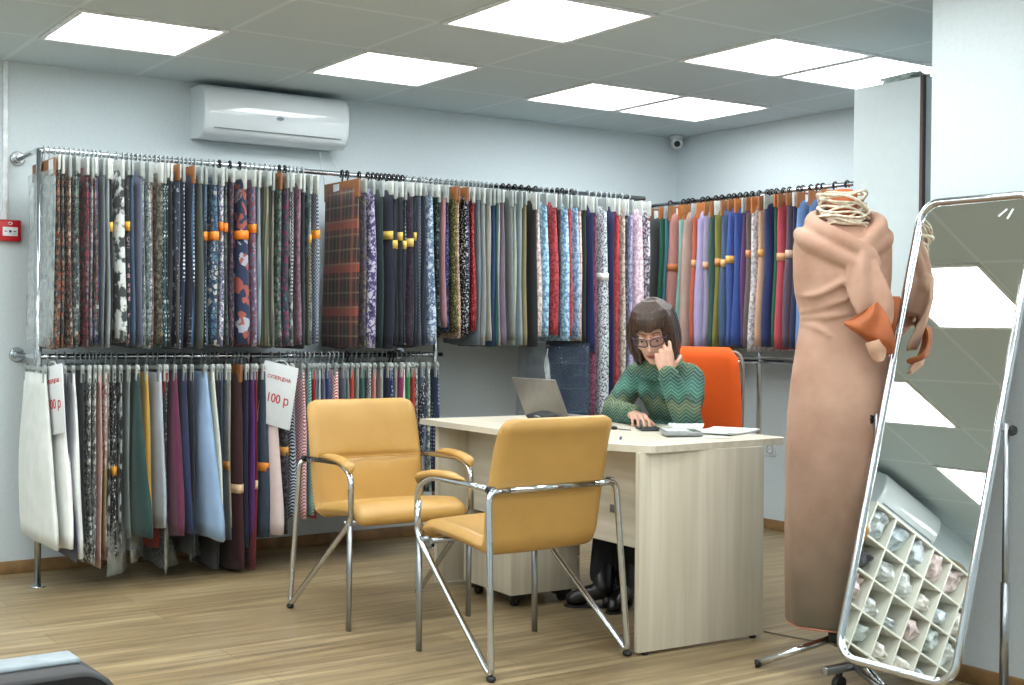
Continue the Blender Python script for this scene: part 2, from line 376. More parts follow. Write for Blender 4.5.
  ('lower', -3.6344, 0.0509, 0.209, 'mustard-yellow', 'plain', 'c89c24', {'w': 0.06}),
  ('lower', -3.5971, 0.0373, 0.252, 'pale blue shirt', 'plain', 'b0bccc', {'w': 0.06}),
  ('lower', -3.5783, 0.0188, 0.14, 'tomato-red', 'plain', 'b4301c', {'w': -0.2}),
  ('lower', -3.5547, 0.0236, 0.064, 'charcoal dotted', 'speck', '24282c 8a9094', {}),
  ('lower', -3.4978, 0.0569, 0.217, 'burgundy jersey', 'plain', '6c1c48', {'w': 0.12}),
  ('lower', -3.4643, 0.0335, 0.232, 'cobalt navy', 'plain', '203060', {'w': 0.12}),
  ('lower', -3.4305, 0.0338, 0.108, 'slate', 'plain', '28303a', {'w': 0.06}),
  ('lower', -3.3625, 0.068, 0.21, 'powder-blue quilted', 'plain', '8cacd0', {'w': 0.22}),
  ('lower', -3.338, 0.0245, 0.199, 'cream lining', 'plain', 'c8ccbc', {'w': 0.2}),
  ('lower', -3.3183, 0.0197, 0.032, 'black knit', 'plain', '18181e', {}),
  ('lower', -3.2985, 0.0198, 0.148, 'blue denim', 'plain', '34506c', {}),
  ('lower', -3.2787, 0.0198, 0.17, 'silver-grey', 'plain', '78828a', {'tag': 'c88c48'}),
  ('lower', -3.2538, 0.0249, 0.216, 'sand linen', 'plain', 'a89c80', {}),
  ('lower', -3.1936, 0.0602, 0.02, 'maroon velvet', 'plain', '40101a', {'tag': 'd8b894', 'hdr': 'card'}),
  ('lower', -3.1734, 0.0202, 0.114, 'navy satin', 'plain', '20204c', {}),
  ('lower', -3.1531, 0.0203, 0.136, 'violet', 'plain', '6c2888', {}),
  ('lower', -3.1327, 0.0204, 0.014, 'dark red', 'plain', '801424', {'tag': 'd8b894'}),
  ('lower', -3.0867, 0.046, 0.178, 'blue-slate suiting', 'plain', '34485c', {'tag': 'd08030', 'w': 0.04}),
  ('lower', -3.009, 0.07, 0.187, 'blush-cream', 'plain', 'ccb8b4', {'w': 0.12}),
  ('lower', -2.9672, 0.0418, 0.193, 'black patterned', 'floral', '202428 54585c 0f1114 38403c', {'tag': 'c89040', 'w': 0.06}),
  ('lower', -2.9197, 0.0475, 0.238, 'navy houndstooth', 'houndstooth', '1c2848 b8c4d0', {'w': 0.04}),
  ('lower', -2.8772, 0.0425, 0.249, 'pink houndstooth', 'houndstooth', 'c84c58 e8d4d8', {'w': 0.05}),
  ('lower', -2.8612, 0.016, 0.258, 'sea-green', 'houndstooth', '3c9488 a8d0c8', {'w': 0.04}),
  ('lower', -2.8397, 0.0215, 0.256, 'bright red', 'plain', 'c01c28', {'w': 0.04}),
  ('lower', -2.8182, 0.0215, 0.329, 'steel-grey', 'plain', '7c8c9c', {}),
  ('lower', -2.7966, 0.0216, 0.327, 'teal and white', 'stripe', '4c7c90 b0c0c4', {}),
  ('lower', -2.7749, 0.0217, 0.326, 'grey-violet', 'plain', '7c7890', {}),
  ('lower', -2.7477, 0.0272, 0.324, 'mid-blue', 'plain', '34589c', {}),
  ('lower', -2.6874, 0.0603, 0.32, 'red and white zigzag', 'houndstooth', 'cc2430 f0e0dc', {'w': 0.02}),
  ('lower', -2.6597, 0.0277, 0.318, 'grey-blue', 'plain', '5c7484', {}),
  ('lower', -2.6375, 0.0222, 0.317, 'mist-grey', 'plain', '8c9494', {}),
  ('lower', -2.6097, 0.0278, 0.315, 'orange-red', 'plain', 'd03c24', {}),
  ('lower', -2.5817, 0.028, 0.313, 'ash-grey', 'plain', '909890', {}),
  ('lower', -2.5592, 0.0225, 0.312, 'sea-teal', 'plain', '34706c', {'hook': 'b'}),
  ('lower', -2.5366, 0.0226, 0.31, 'black', 'plain', '202024', {}),
  ('lower', -2.5082, 0.0284, 0.308, 'black and white check', 'check', '24242a c0c0c4', {}),
  ('lower', -2.4683, 0.0399, 0.305, 'salmon', 'plain', 'd8847c', {}),
  ('lower', -2.4396, 0.0287, 0.304, 'light grey', 'plain', '9ca09c', {}),
  ('lower', -2.4166, 0.023, 0.302, 'dark navy', 'plain', '1c2a54', {}),
  ('lower', -2.3876, 0.029, 0.3, 'blue and white blotched', 'speck', '283c80 c8d0e0', {}),
  ('lower', -2.3586, 0.029, 0.298, 'beige-grey', 'plain', '9c948c', {}),
  ('lower', -2.3352, 0.0234, 0.297, 'hot pink', 'plain', 'c04880', {}),
  ('lower', -2.3117, 0.0235, 0.295, 'white', 'plain', 'ccd0cc', {'hook': 'b'}),
  ('lower', -2.2941, 0.0176, 0.294, 'emerald green', 'plain', '2c9850', {'hook': 'b'}),
  ('lower', -2.2705, 0.0236, 0.334, 'long red', 'plain', 'c02c20', {}),
  ('lower', -2.2408, 0.0297, 0.332, 'grey leaf-print', 'floral', '5c6460 a8aca4 343c3a c4c0b8', {}),
  ('lower', -2.217, 0.0238, 0.33, 'dusty-blue', 'plain', '607890', {}),
  ('lower', -2.1871, 0.0299, 0.328, 'navy and white dotted', 'speck', '1c2444 d0c8cc', {}),
  ('lower', -2.157, 0.0301, 0.326, 'sage leaf-print', 'floral', '7c8c84 c0c4bc 4c5c54 a0a8a0', {}),
  ('lower', -2.1207, 0.0363, 0.324, 'navy dotted', 'dots', '1c3050 a0acbc', {}),
  ('right', -0.2334, 0.07, 0.746, 'charcoal garment', 'plain', '5c5e60', {'wide': 1}),
  ('right', -0.3561, 0.0464, 1.074, 'emerald', 'plain', '176850', {}),
  ('right', -0.4025, 0.0367, 1.075, 'petrol-blue', 'plain', '3c808c', {}),
  ('right', -0.4392, 0.07, 1.075, 'salmon-pink', 'plain', 'c08078', {'tag': 'b86a3c'}),
  ('right', -0.5299, 0.0447, 1.077, 'mint-green', 'plain', '84b8ac', {}),
  ('right', -0.5746, 0.07, 1.048, 'rose-beige', 'plain', 'b09084', {'w': 0.06}),
  ('right', -0.6453, 0.0523, 1.079, 'coral-red', 'plain', 'c8583c', {'tag': 'c89060'}),
  ('right', -0.6976, 0.0603, 1.08, 'lilac', 'plain', 'a89cc8', {}),
  ('right', -0.7579, 0.0426, 1.081, 'grey-lilac', 'plain', '9890ac', {'tag': 'c09070'}),
  ('right', -0.8005, 0.0505, 1.081, 'dark green', 'plain', '2c5448', {}),
  ('right', -0.851, 0.05, 1.082, 'olive-yellow', 'plain', '807c24', {'tag': 'c8884c'}),
  ('right', -0.901, 0.0495, 1.083, 'slate-blue', 'plain', '405c84', {'tag': 'c8a070'}),
  ('right', -0.9505, 0.0571, 1.084, 'royal-blue', 'plain', '3858a8', {'tag': 'd0a050'}),
  ('right', -1.0076, 0.0643, 1.085, 'ultramarine', 'plain', '2c4c9c', {}),
  ('right', -1.0719, 0.0318, 1.086, 'plum-purple', 'plain', '64346c', {}),
  ('right', -1.1037, 0.0394, 1.086, 'mushroom-brown', 'plain', '6c5c58', {'tag': 'b07850'}),
  ('right', -1.1431, 0.0546, 1.059, 'pearl-grey', 'lace', 'a09ca0 c8c4c8', {}),
  ('right', -1.1977, 0.0463, 1.088, 'apricot', 'plain', 'c89c80', {'tag': 'c08848'}),
  ('right', -1.244, 0.0686, 1.089, 'midnight-navy', 'plain', '1c2c64', {}),
  ('right', -1.3126, 0.0301, 1.09, 'bottle-green', 'plain', '1c6440', {}),
  ('right', -1.3427, 0.0596, 1.09, 'raspberry-red', 'plain', 'c03c4c', {'tag': 'c8906c'}),
  ('right', -1.4023, 0.0514, 1.091, 'smoky purple', 'plain', '645064', {'tag': 'c8a890'}),
  ('right', -1.4537, 0.0364, 1.092, 'navy', 'plain', '28345c', {}),
  ('right', -1.4901, 0.07, 1.093, 'cornflower-blue', 'plain', '6890c8', {'hdr': 'card'}),
  ('right', -1.5762, 0.07, 1.094, 'grey-blue', 'plain', '5878a8', {'hdr': 'card'}),
  ('right', -1.6605, 0.07, 1.096, 'light denim', 'plain', '587cb0', {'hdr': 'card'}),
  ('right', -1.7636, 0.06, 1.097, 'soft blue', 'plain', '6080b0', {'hdr': 'card'}),
]
# ------------------------------------------------------------------ room
def wall_material():
    t = NT('painted_wall')
    nz = t.n('ShaderNodeTexNoise', Scale=60.0, Detail=4.0); t.l(t.co(), nz.inputs['Vector'])
    t.l(t.ramp(nz.outputs[0], [(.3, lin('c9d4d8')), (.7, lin('cfd9dd'))]), t.b.inputs['Base Color'])
    t.b.inputs['Roughness'].default_value = .75; t.bump(nz.outputs[0], .002, .3); return t.m
wallm = wall_material()
def floor_material():
    t = NT('laminate_planks')
    v = t.co((1, 1, 1))
    br = t.n('ShaderNodeTexBrick', Scale=1.0); t.l(v, br.inputs['Vector'])
    br.inputs['Brick Width'].default_value = 1.28; br.inputs['Row Height'].default_value = .19; br.inputs['Mortar Size'].default_value = .0015
    br.inputs['Color1'].default_value = (0, 0, 0, 1); br.inputs['Color2'].default_value = (1, 1, 1, 1); br.inputs['Mortar'].default_value = (.5, .5, .5, 1); br.offset = .37
    tone = t.ramp(br.outputs[0], [(0, lin('93846b')), (.5, lin('9a8c73')), (1, lin('a2957d'))])
    g = t.n('ShaderNodeTexNoise', Scale=1.0, Detail=6.0, Roughness=.6, Distortion=.6); t.l(t.co((1.6, 26, 1)), g.inputs['Vector'])
    tone = t.mix(.75, tone, t.ramp(g.outputs[0], [(.3, lin('6c5f46')), (.5, lin('a49a84')), (.66, lin('ccc4ae'))]), 'OVERLAY')
    g2 = t.n('ShaderNodeTexNoise', Scale=1.0, Detail=3.0); t.l(t.co((.9, 9, 1)), g2.inputs['Vector'])
    tone = t.mix(t.math('MULTIPLY', t.math('GREATER_THAN', g2.outputs[0], .55), .22), tone, lin('7c6c52'))
    tone = t.mix(t.math('MULTIPLY', br.outputs['Fac'], .6), tone, lin('5c4a34'))
    t.l(tone, t.b.inputs['Base Color']); t.b.inputs['Roughness'].default_value = .38
    t.bump(br.outputs['Fac'], -.001, .4); return t.m
def ceiling_material():
    t = NT('ceiling_tiles'); tc = t.n('ShaderNodeTexCoord'); s = t.n('ShaderNodeSeparateXYZ'); t.l(tc.outputs['Object'], s.inputs[0])
    def line(o, off):
        f = t.math('FRACT', t.math('DIVIDE', t.math('SUBTRACT', o, off), T)); a = t.math('ABSOLUTE', t.math('SUBTRACT', f, .5)); return t.math('GREATER_THAN', a, .5-.012/T)
    g = t.math('MAXIMUM', line(s.outputs[0], X0-20*T), line(s.outputs[1], Y0-20*T))
    nz = t.n('ShaderNodeTexNoise', Scale=240.0, Detail=3.0); t.l(tc.outputs['Object'], nz.inputs['Vector'])
    tile = t.ramp(nz.outputs[0], [(.35, lin('bac7cb')), (.65, lin('c4d1d5'))])
    t.l(t.mix(g, tile, lin('cdd8dd')), t.b.inputs['Base Color']); t.b.inputs['Roughness'].default_value = .9
    t.bump(nz.outputs[0], .002, .3); return t.m
XL, YF = -8.4, -8.6
struct(MB().box((XL-.1, YF-.1, -.1), (.1, .1, 0)).build('floor', floor_material()))
struct(MB().box((XL-.1, YF-.1, H), (.1, .1, H+.1)).build('ceiling', ceiling_material()))
struct(MB().box((XL-.1, 0, 0), (.1, .1, H)).build('wall_back', wallm))
struct(MB().box((0, YF, 0), (.1, 0, H)).build('wall_right', wallm))
struct(MB().box((XL-.1, YF, 0), (XL, 0, H)).build('wall_left', wallm))
struct(MB().box((XL-.1, YF-.1, 0), (.1, YF, H)).build('wall_front', wallm))
PX = -1.885; PY = -3.494
struct(MB().box((PX, YF, 0), (0, PY, H)).build('wall_partition', wallm))
skirt = simple('wood_skirting', '8a6a44', .5, 0, .15, 12)
def skirting(name, a, b):
    struct(MB().box(a, b, .004).build(name, skirt))
skirting('baseboard_back', (XL, -.016, 0), (-.016, 0, .06))
skirting('baseboard_right', (-.016, PY, 0), (0, 0, .06))
skirting('baseboard_partition', (PX-.016, YF, 0), (PX, PY, .06))
skirting('baseboard_left', (XL, YF, 0), (XL+.016, -.016, .06))
struct(MB().box((-4.175, -.014, 1.67), (-4.15, 0, H), .003).build('trim_1', white_pl))

# ceiling lights
em = NT('light_diffuser'); em.b.inputs['Base Color'].default_value = (.8, .8, .8, 1)
nzz = em.n('ShaderNodeTexNoise', Scale=3.0); em.l(em.co(), nzz.inputs['Vector'])
em.l(em.ramp(nzz.outputs[0], [(0, (.93, .985, 1, 1)), (1, (.96, 1, 1, 1))]), em.b.inputs['Emission Color']); em.b.inputs['Emission Strength'].default_value = 12.2
frm = simple('light_frame', 'd8dadb', .4)
LABELS = {
 (0,0): 'white square light panel above the air conditioner, leftmost in the ceiling',
 (2,0): 'square ceiling light panel right of the air conditioner over the wall rack',
 (4,0): 'left one of the paired ceiling light panels nearest the back wall',
 (5,0): 'right one of the paired ceiling light panels nearest the security camera',
 (2,2): 'largest ceiling light panel at the top middle, cut by the picture edge',
 (4,2): 'left panel of the lit pair in front of the tall white cabinet',
 (5,2): 'lit ceiling panel partly hidden by the tall white cabinet top',
 (0,2): 'lit ceiling panel seen as the big upper one in the mirror',
 (-2,0): 'lit ceiling panel seen in the middle of the mirror',
 (-4,0): 'lit ceiling panel seen lowest in the mirror beside the cubby shelf'}
proto = empty('ceiling_light')
proto_parts = True
hf = T/2-.004; hd = T/2-.026
fr = MB()
for (a, b) in (((-hf, -hf), (hf, -hd)), ((-hf, hd), (hf, hf)), ((-hf, -hd), (-hd, hd)), ((hd, -hd), (hf, hd))):
    fr.box((a[0], a[1], -.012), (b[0], b[1], -.0005), .002)
fr.build('frame', frm, proto)
rr = []
for cx, cy, a0 in ((hd-.02, hd-.02, 0), (-hd+.02, hd-.02, 90), (-hd+.02, -hd+.02, 180), (hd-.02, -hd+.02, 270)):
    for k in range(5): a = R(a0+22.5*k); rr.append((cx+.02*math.cos(a), cy+.02*math.sin(a)))
MB().loft([[(x, y, -.006) for x, y in rr], [(x, y, -.001) for x, y in rr]], smooth=False).build('diffuser', em.m, proto)
first = True
for v in range(0, 13, 2):
    for u in (-6, -4, -2, 0, 2, 4, 5):
        cx = X0+(u+.5)*T; cy = Y0-(v+.5)*T
        if cx < XL+.3 or cy < YF+.3 or (cx > PX-.3 and cy < PY+.35): continue
        if u == 5 and v > 3: continue
        if not ((u, v) in LABELS or v >= 2 or u >= 0): pass
        o = proto if first else copy_tree(proto); first = False
        o.location = (cx, cy, H)
        tag(o, LABELS.get((u, v), 'white square light panel in the ceiling behind the viewpoint'), 'light panel', 'ceiling light panels' )

# air conditioners
acm = simple('ac_plastic', 'd3dade', .12, 0, .01, 3, coat=.4)
def ac_unit(loc, label, logo=True, w=.8):
    t = empty('air_conditioner', loc, 0, label, 'air conditioner')
    prof = [(0, 0), (-.13, -.005), (-.185, .02), (-.205, .06), (-.212, .12), (-.21, .18), (-.2, .225), (-.175, .255), (-.12, .265), (0, .265)]
    P = [Vector((0, y, z)) for y, z in prof]
    sm = [P[0]]+[p for i in range(len(P)-1) for p in ([P[i].lerp(P[i+1], .5), P[i+1]])]
    rings = []
    for x, k in ((0, .965), (.012, .99), (.03, 1), (w-.03, 1), (w-.012, .99), (w, .965)):
        rings.append([(x, p.y*k, .1325+(p.z-.1325)*k) for p in sm])
    MB().loft(rings).build('casing', acm, t)
    MB().box((.06, -.17, -.004), (w-.06, -.05, .004), .003, Matrix.Rotation(R(-8), 4, 'X')).build('louver', simple('ac_louver', 'b8c0c4', .3), t)
    MB().box((.05, -.2075, .043), (w-.05, -.199, .0455)).build('seam', simple('ac_seam', '6c7478', .5), t)
    if logo:
        b = MB(); b.loft([[(w/2+.022*math.cos(a), -.2145+d, .118+.009*math.sin(a)) for a in [2*PI*k/24 for k in range(24)]] for d in (0, .004)])
        bd = b.build('badge', simple('badge_metal', '3c4448', .3, .8), t)
        c = MB(); c.tube([(w/2+.022*math.cos(a), -.2148, .118+.009*math.sin(a)) for a in [2*PI*k/24 for k in range(24)]], .0012, 6, closed=True); c.build('badge_ring', chrome, bd)
    return t
ac = ac_unit((-3.262, 0, 2.126), 'white wall air conditioner with oval badge above the hanging fabrics')
ac_unit((-6.935, 0, 2.10), 'white air conditioner above the pigeon-hole shelf, seen in the mirror', False, .75)
cb = MB(); cb.tube(bez((-2.55, -.03, 2.12), (-2.52, -.006, 2.0), (-2.5, -.006, 1.93), 8), .004, 6)
tag(cb.build('white_cable', white_pl), 'thin white cable dropping from the right end of the air conditioner', 'cable')
cb = MB(); cb.tube(bez((-2.5, -.03, 2.13), (-2.42, -.006, 2.03), (-2.37, -.006, 1.93), 8), .0035, 6)
tag(cb.build('drain_tube', white_pl), 'thin slanting tube running down right of the air conditioner', 'tube')

# fire alarm call point
t = empty('fire_alarm_button', (-4.145, 0, 1.62), 0, 'red fire alarm call point with white centre on the left of the wall', 'fire alarm')
red = simple('alarm_red', 'c02028', .35)
MB().box((-.05, -.035, -.05), (.05, 0, .05), .006).build('housing', red, t)
MB().box((-.034, -.0375, -.026), (.034, -.034, .016), .001).build('glass_panel', simple('call_glass', 'e4e8ea', .2), t)
g = MB(); g.cyl((0, -.0385, -.004), (0, -.037, -.004), .006)
for sx in (-1, 1): g.box((sx*.02-.006, -.0385, -.006), (sx*.02+.006, -.037, -.002))
g.build('pictogram', black_pl, t)
g = MB(); g.tube([(.008*math.cos(a), -.0365, .034+.006*math.sin(a)) for a in [2*PI*k/16 for k in range(16)]], .0018, 6, closed=True); g.build('keyhole_ring', white_pl, t)

# security camera in the corner
t = empty('security_camera', (-.075, -.085, H), 0, 'small white dome security camera in the far ceiling corner', 'camera')
g = MB(); g.cyl((0, 0, -.001), (0, 0, -.022), .045); g.build('base_plate', white_pl, t)
MB().ball((-.005, -.008, -.048), .038).build('dome', white_pl, t)
d = Vector((-.6, -.75, -.25)).normalized(); c = Vector((-.005, -.008, -.048))
g = MB(); g.cyl(c+d*.03, c+d*.044, .02, 20, .017); g.build('lens', black_pl, t)

# socket on the right wall
t = empty('wall_socket', (0, -.875, .475), 0, 'white power socket low on the right wall beside the desk', 'socket')
MB().box((-.012, -.04, -.04), (0, .04, .04), .004).build('plate', white_pl, t)
g = MB(); g.tube([(-.013, .026*math.cos(a), .026*math.sin(a)) for a in [2*PI*k/20 for k in range(20)]], .003, 6, closed=True)
g.box((-.014, .008, -.003), (-.012, .013, .003)); g.box((-.014, -.013, -.003), (-.012, -.008, .003)); g.build('socket_ring', simple('socket_grey', '8a9094', .4), t)

# tall white cabinet / fitting partition
t = empty('tall_cabinet', (-1.5, -3.145, 0), 0, 'tall plain white cabinet standing behind the pink dress', 'cabinet')
lam = simple('white_laminate', 'ccd8dc', .45, 0, .01)
MB().box((0, .0, .05), (.6, .325, 2.165), .003).build('body', lam, t)
MB().box((-.018, -.004, .06), (-.001, .323, 2.16), .003).build('door', lam, t)
MB().box((-.02, -.020, .0), (.0, -.005, 2.165), .002).build('edge_shade_strip', simple('edge_gap_shade', '4a3838', .5), t)  # dark edging that also paints the shadow of the gap beside the partition
MB().box((.03, .02, 0), (.57, .30, .05)).build('plinth', lam, t)
g = MB()
def crumple(c, r, seed, n=2, amp=.5):
    bm = bmesh.new(); bmesh.ops.create_icosphere(bm, subdivisions=3, radius=1)
    for v in bm.verts:
        k = noise.noise(v.co*1.7+Vector((seed*7.1, 0, 0)))*amp+abs(noise.noise(v.co*4.5+Vector((0, seed*3.3, 0))))*amp*.7
        v.co = Vector((v.co.x*r[0], v.co.y*r[1], v.co.z*r[2]))*(1+k)
    zmin = min(v.co.z for v in bm.verts)
    bm.verts.index_update()
    vs = [v.co+Vector(c)-Vector((0, 0, zmin)) for v in bm.verts]; fs = [[v.index for v in f.verts] for f in bm.faces]; bm.free(); return vs, fs
vs, fs = crumple((-1.40, -2.99, 2.166), (.06, .11, .016), 3); g.add(vs, fs, False)
tag(g.build('crumpled_plastic', simple('grey_film', 'a9b3ae', .3, 0, .2)), 'crumpled grey plastic film lying on top of the tall white cabinet', 'plastic film')
# ------------------------------------------------------------------ rails
RZ, RZL = 1.962, 1.035
t = empty('clothes_rack', (-4.105, -.4, 0), 0, 'chrome two-tier clothes rail along the back wall carrying fabric samples', 'clothes rack')
def part(mb, name, mat, par, off): return mb.build(name, mat, par, tuple(-Vector(off)))
o0 = Vector((-4.105, -.4, 0))
def P_(mb, name, mat, par=None):
    return mb.build(name, mat, par or t, tuple(-o0))
P_(MB().tube(fillet([(-4.105, -.012, RZ), (-4.105, -.4, RZ), (-.6, -.4, RZ)], .03), .0125, 12), 'upper_rail', chrome)
P_(MB().tube([(-4.105, -.012, RZL), (-4.105, -.4, RZL), (-2.0, -.4, RZL)], .0125, 12), 'lower_rail', chrome)
P_(MB().tube([(-2.04, -.4, RZL), (-2.04, -.012, RZL)], .0125, 12), 'rail_bracket', chrome)
P_(MB().tube([(-.6, -.4, RZ), (-.6, -.012, RZ)], .0125, 12), 'rail_bracket', chrome)
for x, z1 in ((-4.105, RZ), (-3.1, RZL), (-2.04, RZ)):
    P_(MB().cyl((x, -.4, .0), (x, -.4, z1), .0145, 14), 'post', chrome)
    P_(MB().cyl((x, -.4, .0), (x, -.4, .006), .035, 20), 'foot_flange', chrome)
for x, z in ((-4.105, RZ), (-4.105, RZL), (-2.04, RZL), (-.6, RZ)):
    g = MB(); g.cyl((x, -.003, z), (x, -.012, z), .036, 24, .03); g.cyl((x, -.01, z), (x, -.04, z), .019, 16); P_(g, 'wall_flange', chrome)
    
t2 = empty('wall_rail', (-.25, 0, 0), 0, 'chrome rail on the right wall with fabrics in plastic covers', 'clothes rack')
o0 = Vector((-.25, 0, 0)); t = t2
P_(MB().tube([(-.25, -.012, RZ), (-.25, -2.6, RZ)], .0125, 12), 'upper_rail', chrome)
P_(MB().tube([(-.25, -.3, 1.0), (-.25, -2.6, 1.0)], .0125, 12), 'lower_rail', chrome)
P_(MB().tube([(-.45, -.35, 1.03), (-.45, -2.4, 1.03)], .006, 8), 'shelf_rod', chrome)
P_(MB().cyl((-.25, -1.02, 0), (-.25, -1.02, RZ), .0145), 'post', chrome)
P_(MB().cyl((-.25, -1.02, 0), (-.25, -1.02, .006), .035), 'foot_flange', chrome)
P_(MB().tube([(-.47, -1.02, 1.0), (-.012, -1.02, 1.0)], .011), 'cross_bar', chrome)
g = MB(); g.cyl((-.25, -.003, RZ), (-.25, -.012, RZ), .036, 24, .03); g.cyl((-.25, -.01, RZ), (-.25, -.04, RZ), .019); P_(g, 'wall_flange', chrome)
# small clutter of black hanger heads on the rail comes with each hanger

# ------------------------------------------------------------------ samples
clear = simple('frosted_clip', '8f9694', .3, 0, .08, 20)
clearw = simple('white_clip', 'b2b6b2', .4, 0, .08, 20)
card = simple('brown_card', '85552f', .6, 0, .12, 8)
ocard = simple('orange_card', 'aa642c', .6, 0, .2, 8)
tcard = simple('tan_card', '8a5a38', .5, 0, .2, 8)
hookw = simple('clear_hook', 'aab2b4', .25)
hookb = simple('black_hook', '141418', .4)
def hook_mb(zr, rr=.0028):
    m = MB(); pts = [(0, .019*math.cos(a), zr+.019*math.sin(a)+.0) for a in [R(-50+24*k) for k in range(11)]]
    pts += [(0, -.004, zr-.03), (0, 0, zr-.05)]
    # lift so the inside of the arc rests on the rail
    m.tube([(p[0], p[1], p[2]) for p in pts], rr, 6); return m
hook_me = {}
def sample(kind, pos, thick, zb, desc, pat, cols, opt, idx, label, group):
    rz = RZL if kind == 'lower' else RZ
    r = random.Random(idx*31+5)
    ax = 'x' if kind != 'right' else 'y'
    wt = .375; wb = .40+opt.get('w', 0)
    wide = opt.get('wide'); full = opt.get('full')
    if kind == 'right': loc = (-.25, pos, rz); ang = -PI/2+r.uniform(-.03, .03)
    else:
        loc = (pos-thick*.5, -.4, rz); ang = r.uniform(-.075, .075)
        if full: ang = 0
    root = empty('hanging_fabric_sample', loc, ang, label, 'fabric sample', group)
    # local frame: thickness along x, width along y (front edge -y for the back rails), z down from the rail
    L = rz-zb+r.uniform(-.012, .012)
    black = opt.get('hook') == 'b' or kind == 'right'
    hk = ('b' if black else 'w')
    if hk not in hook_me:
        hook_me[hk] = hook_mb(0, .0045 if black else .0028).mesh('hook'); hook_me[hk].materials.append(hookb if black else hookw)
    for hy in ((-.0,) if kind != 'right' else (0.,)):
        o = bpy.data.objects.new('hook', hook_me[hk]); col.objects.link(o); o.parent = root
    hdr = opt.get('hdr')
    if kind == 'right': hdr = ('ocard', 'card', 'tcard')[idx % 3] if idx % 4 else None
    zt = -.038
    hh = .078
    yo = -.004
    hm = {'card': card, 'ocard': ocard, 'tcard': tcard}.get(hdr, clear if r.random() < .6 else clearw)
    m = MB(); hw = wt/2+.008
    if kind == 'lower' and not hdr:  # plain hanger bar with two clips
        m.box((-.004, -hw, zt-.022), (.004, hw, zt-.004), .003)
        m.build('hanger_bar', hm, root)
        for sy in (-1, 1):
            c = MB(); c.box((-.008, sy*(hw-.03)-.014, zt-.075), (.008, sy*(hw-.03)+.014, zt+.004), .004); c.build('clip', hm, root)
        hh = .06
    else:
        dz = r.uniform(-.018, .014); m.box((-.0055, -hw, zt-hh+dz), (.0055, hw, zt), .002)
        hd = m.build('header_card' if hdr else 'clip_bar', hm, root)
        if hdr:
            MB().box((-.007, .02 if kind!='right' else -.06, zt-.065), (-.0056, .085 if kind!='right' else .0, zt-.01)).build('sticker', white_pl, hd) if kind != 'right' else MB().box((.0056, -.14, zt-.06), (.007, -.08, zt-.012)).build('sticker', white_pl, hd)
    # fabric
    n = 28; rows = 12; tb = thick*.98 if not full else .03; tt = min(.014, tb)
    if opt.get('thick'): tb = opt['thick']
    if wide: tb = .045
    rings = []; ph = r.uniform(0, 6); fq = r.uniform(2, 4)
    z0 = zt-hh*.55; skew = r.uniform(-.006, .006)
    flare = opt.get('w', 0)
    for i in range(rows+1):
        s_ = i/rows; z = z0+(-L-z0)*s_
        e = min(1, s_*2.2)**.7
        w = (wt+(wb-wt)*s_) if not flare else wt+(wb-wt)*min(1, s_*1.15)**1.1
        th = tt+(tb-tt)*e
        if s_ > .93: th *= .9
        ring = []
        for k in range(n):
            a = 2*PI*k/n; ca, sa = math.cos(a), math.sin(a)
            ex = .55 if abs(sa) > .01 else 1
            x = math.copysign(abs(ca)**.8, ca)*th/2; y = math.copysign(abs(sa)**ex, sa)*w/2
            wave = .0035*e*math.sin(fq*y*14+ph+s_*1.5)+.004*e*math.sin(s_*5+ph)
            x += wave*(.5 if full else 1)+skew*s_
            z_ = z-(.006*math.sin(y*23+ph)*(s_ > .99))
            y += .006*math.sin(s_*7+ph)*e
            if flare > .1: y -= min(.09, flare*.28)*s_
            ring.append((x, y, z_))
        rings.append(ring)
    f = MB().loft(rings).build('fabric', fabric(pat, cols), root)
    tg = opt.get('tag')
    if tg:
        zq = (-L*(.36 if kind == 'upper' else .41)+r.uniform(-.03, .03)) if kind != 'lower' else -L*r.uniform(.46, .6)
        s_ = (zq-z0)/(-L-z0); w = wt+(wb-wt)*s_; th = tb*1.02+.008
        m = MB(); rg = []
        hgt = .042 if not full else .03
        for zz in (zq, zq-hgt):
            rg.append([(math.copysign(abs(math.cos(a))**.8, math.cos(a))*th/2+.0035*math.sin(fq*math.copysign(abs(math.sin(a))**.55, math.sin(a))*w/2*14+ph+s_*1.5)+.004*math.sin(s_*5+ph)+skew*s_, math.copysign(abs(math.sin(a))**.55, math.sin(a))*(w/2+.004)+.006*math.sin(s_*7+ph), zz) for a in [2*PI*k/28 for k in range(28)]])
        m.loft(rg); m.build('paper_band', simple('band_'+tg, tg, .6), root)
    return root
names = {'upper': 'upper back rail', 'lower': 'lower back rail', 'right': 'right wall rail'}
def clean(d): return d
SAMPLES_BY = {}
for s in SAMPLES: SAMPLES_BY.setdefault(s[0], []).append(s)
idx = 0
for k, lst in SAMPLES_BY.items():
    for i, s in enumerate(lst):
        idx += 1
        kind, pos, thick, zb, desc, pat, cols, opt = s
        place = names[kind]
        if i > 0: lab = f"{desc} fabric on the {place}, next to the {lst[i-1][4]} one"; lab = lab if len(lab.replace('-', ' ').split()) <= 16 else f"{desc} fabric on {place}, after the {lst[i-1][4]} one"; lab = lab if len(lab.replace('-', ' ').split()) <= 16 else f"{desc} fabric after the {lst[i-1][4]} one"
        else: lab = f"{desc} fabric first from the left on the {place}"
        sample(kind, pos, thick, zb, desc, pat, cols, opt, idx, lab, 'fabric samples on the '+place)

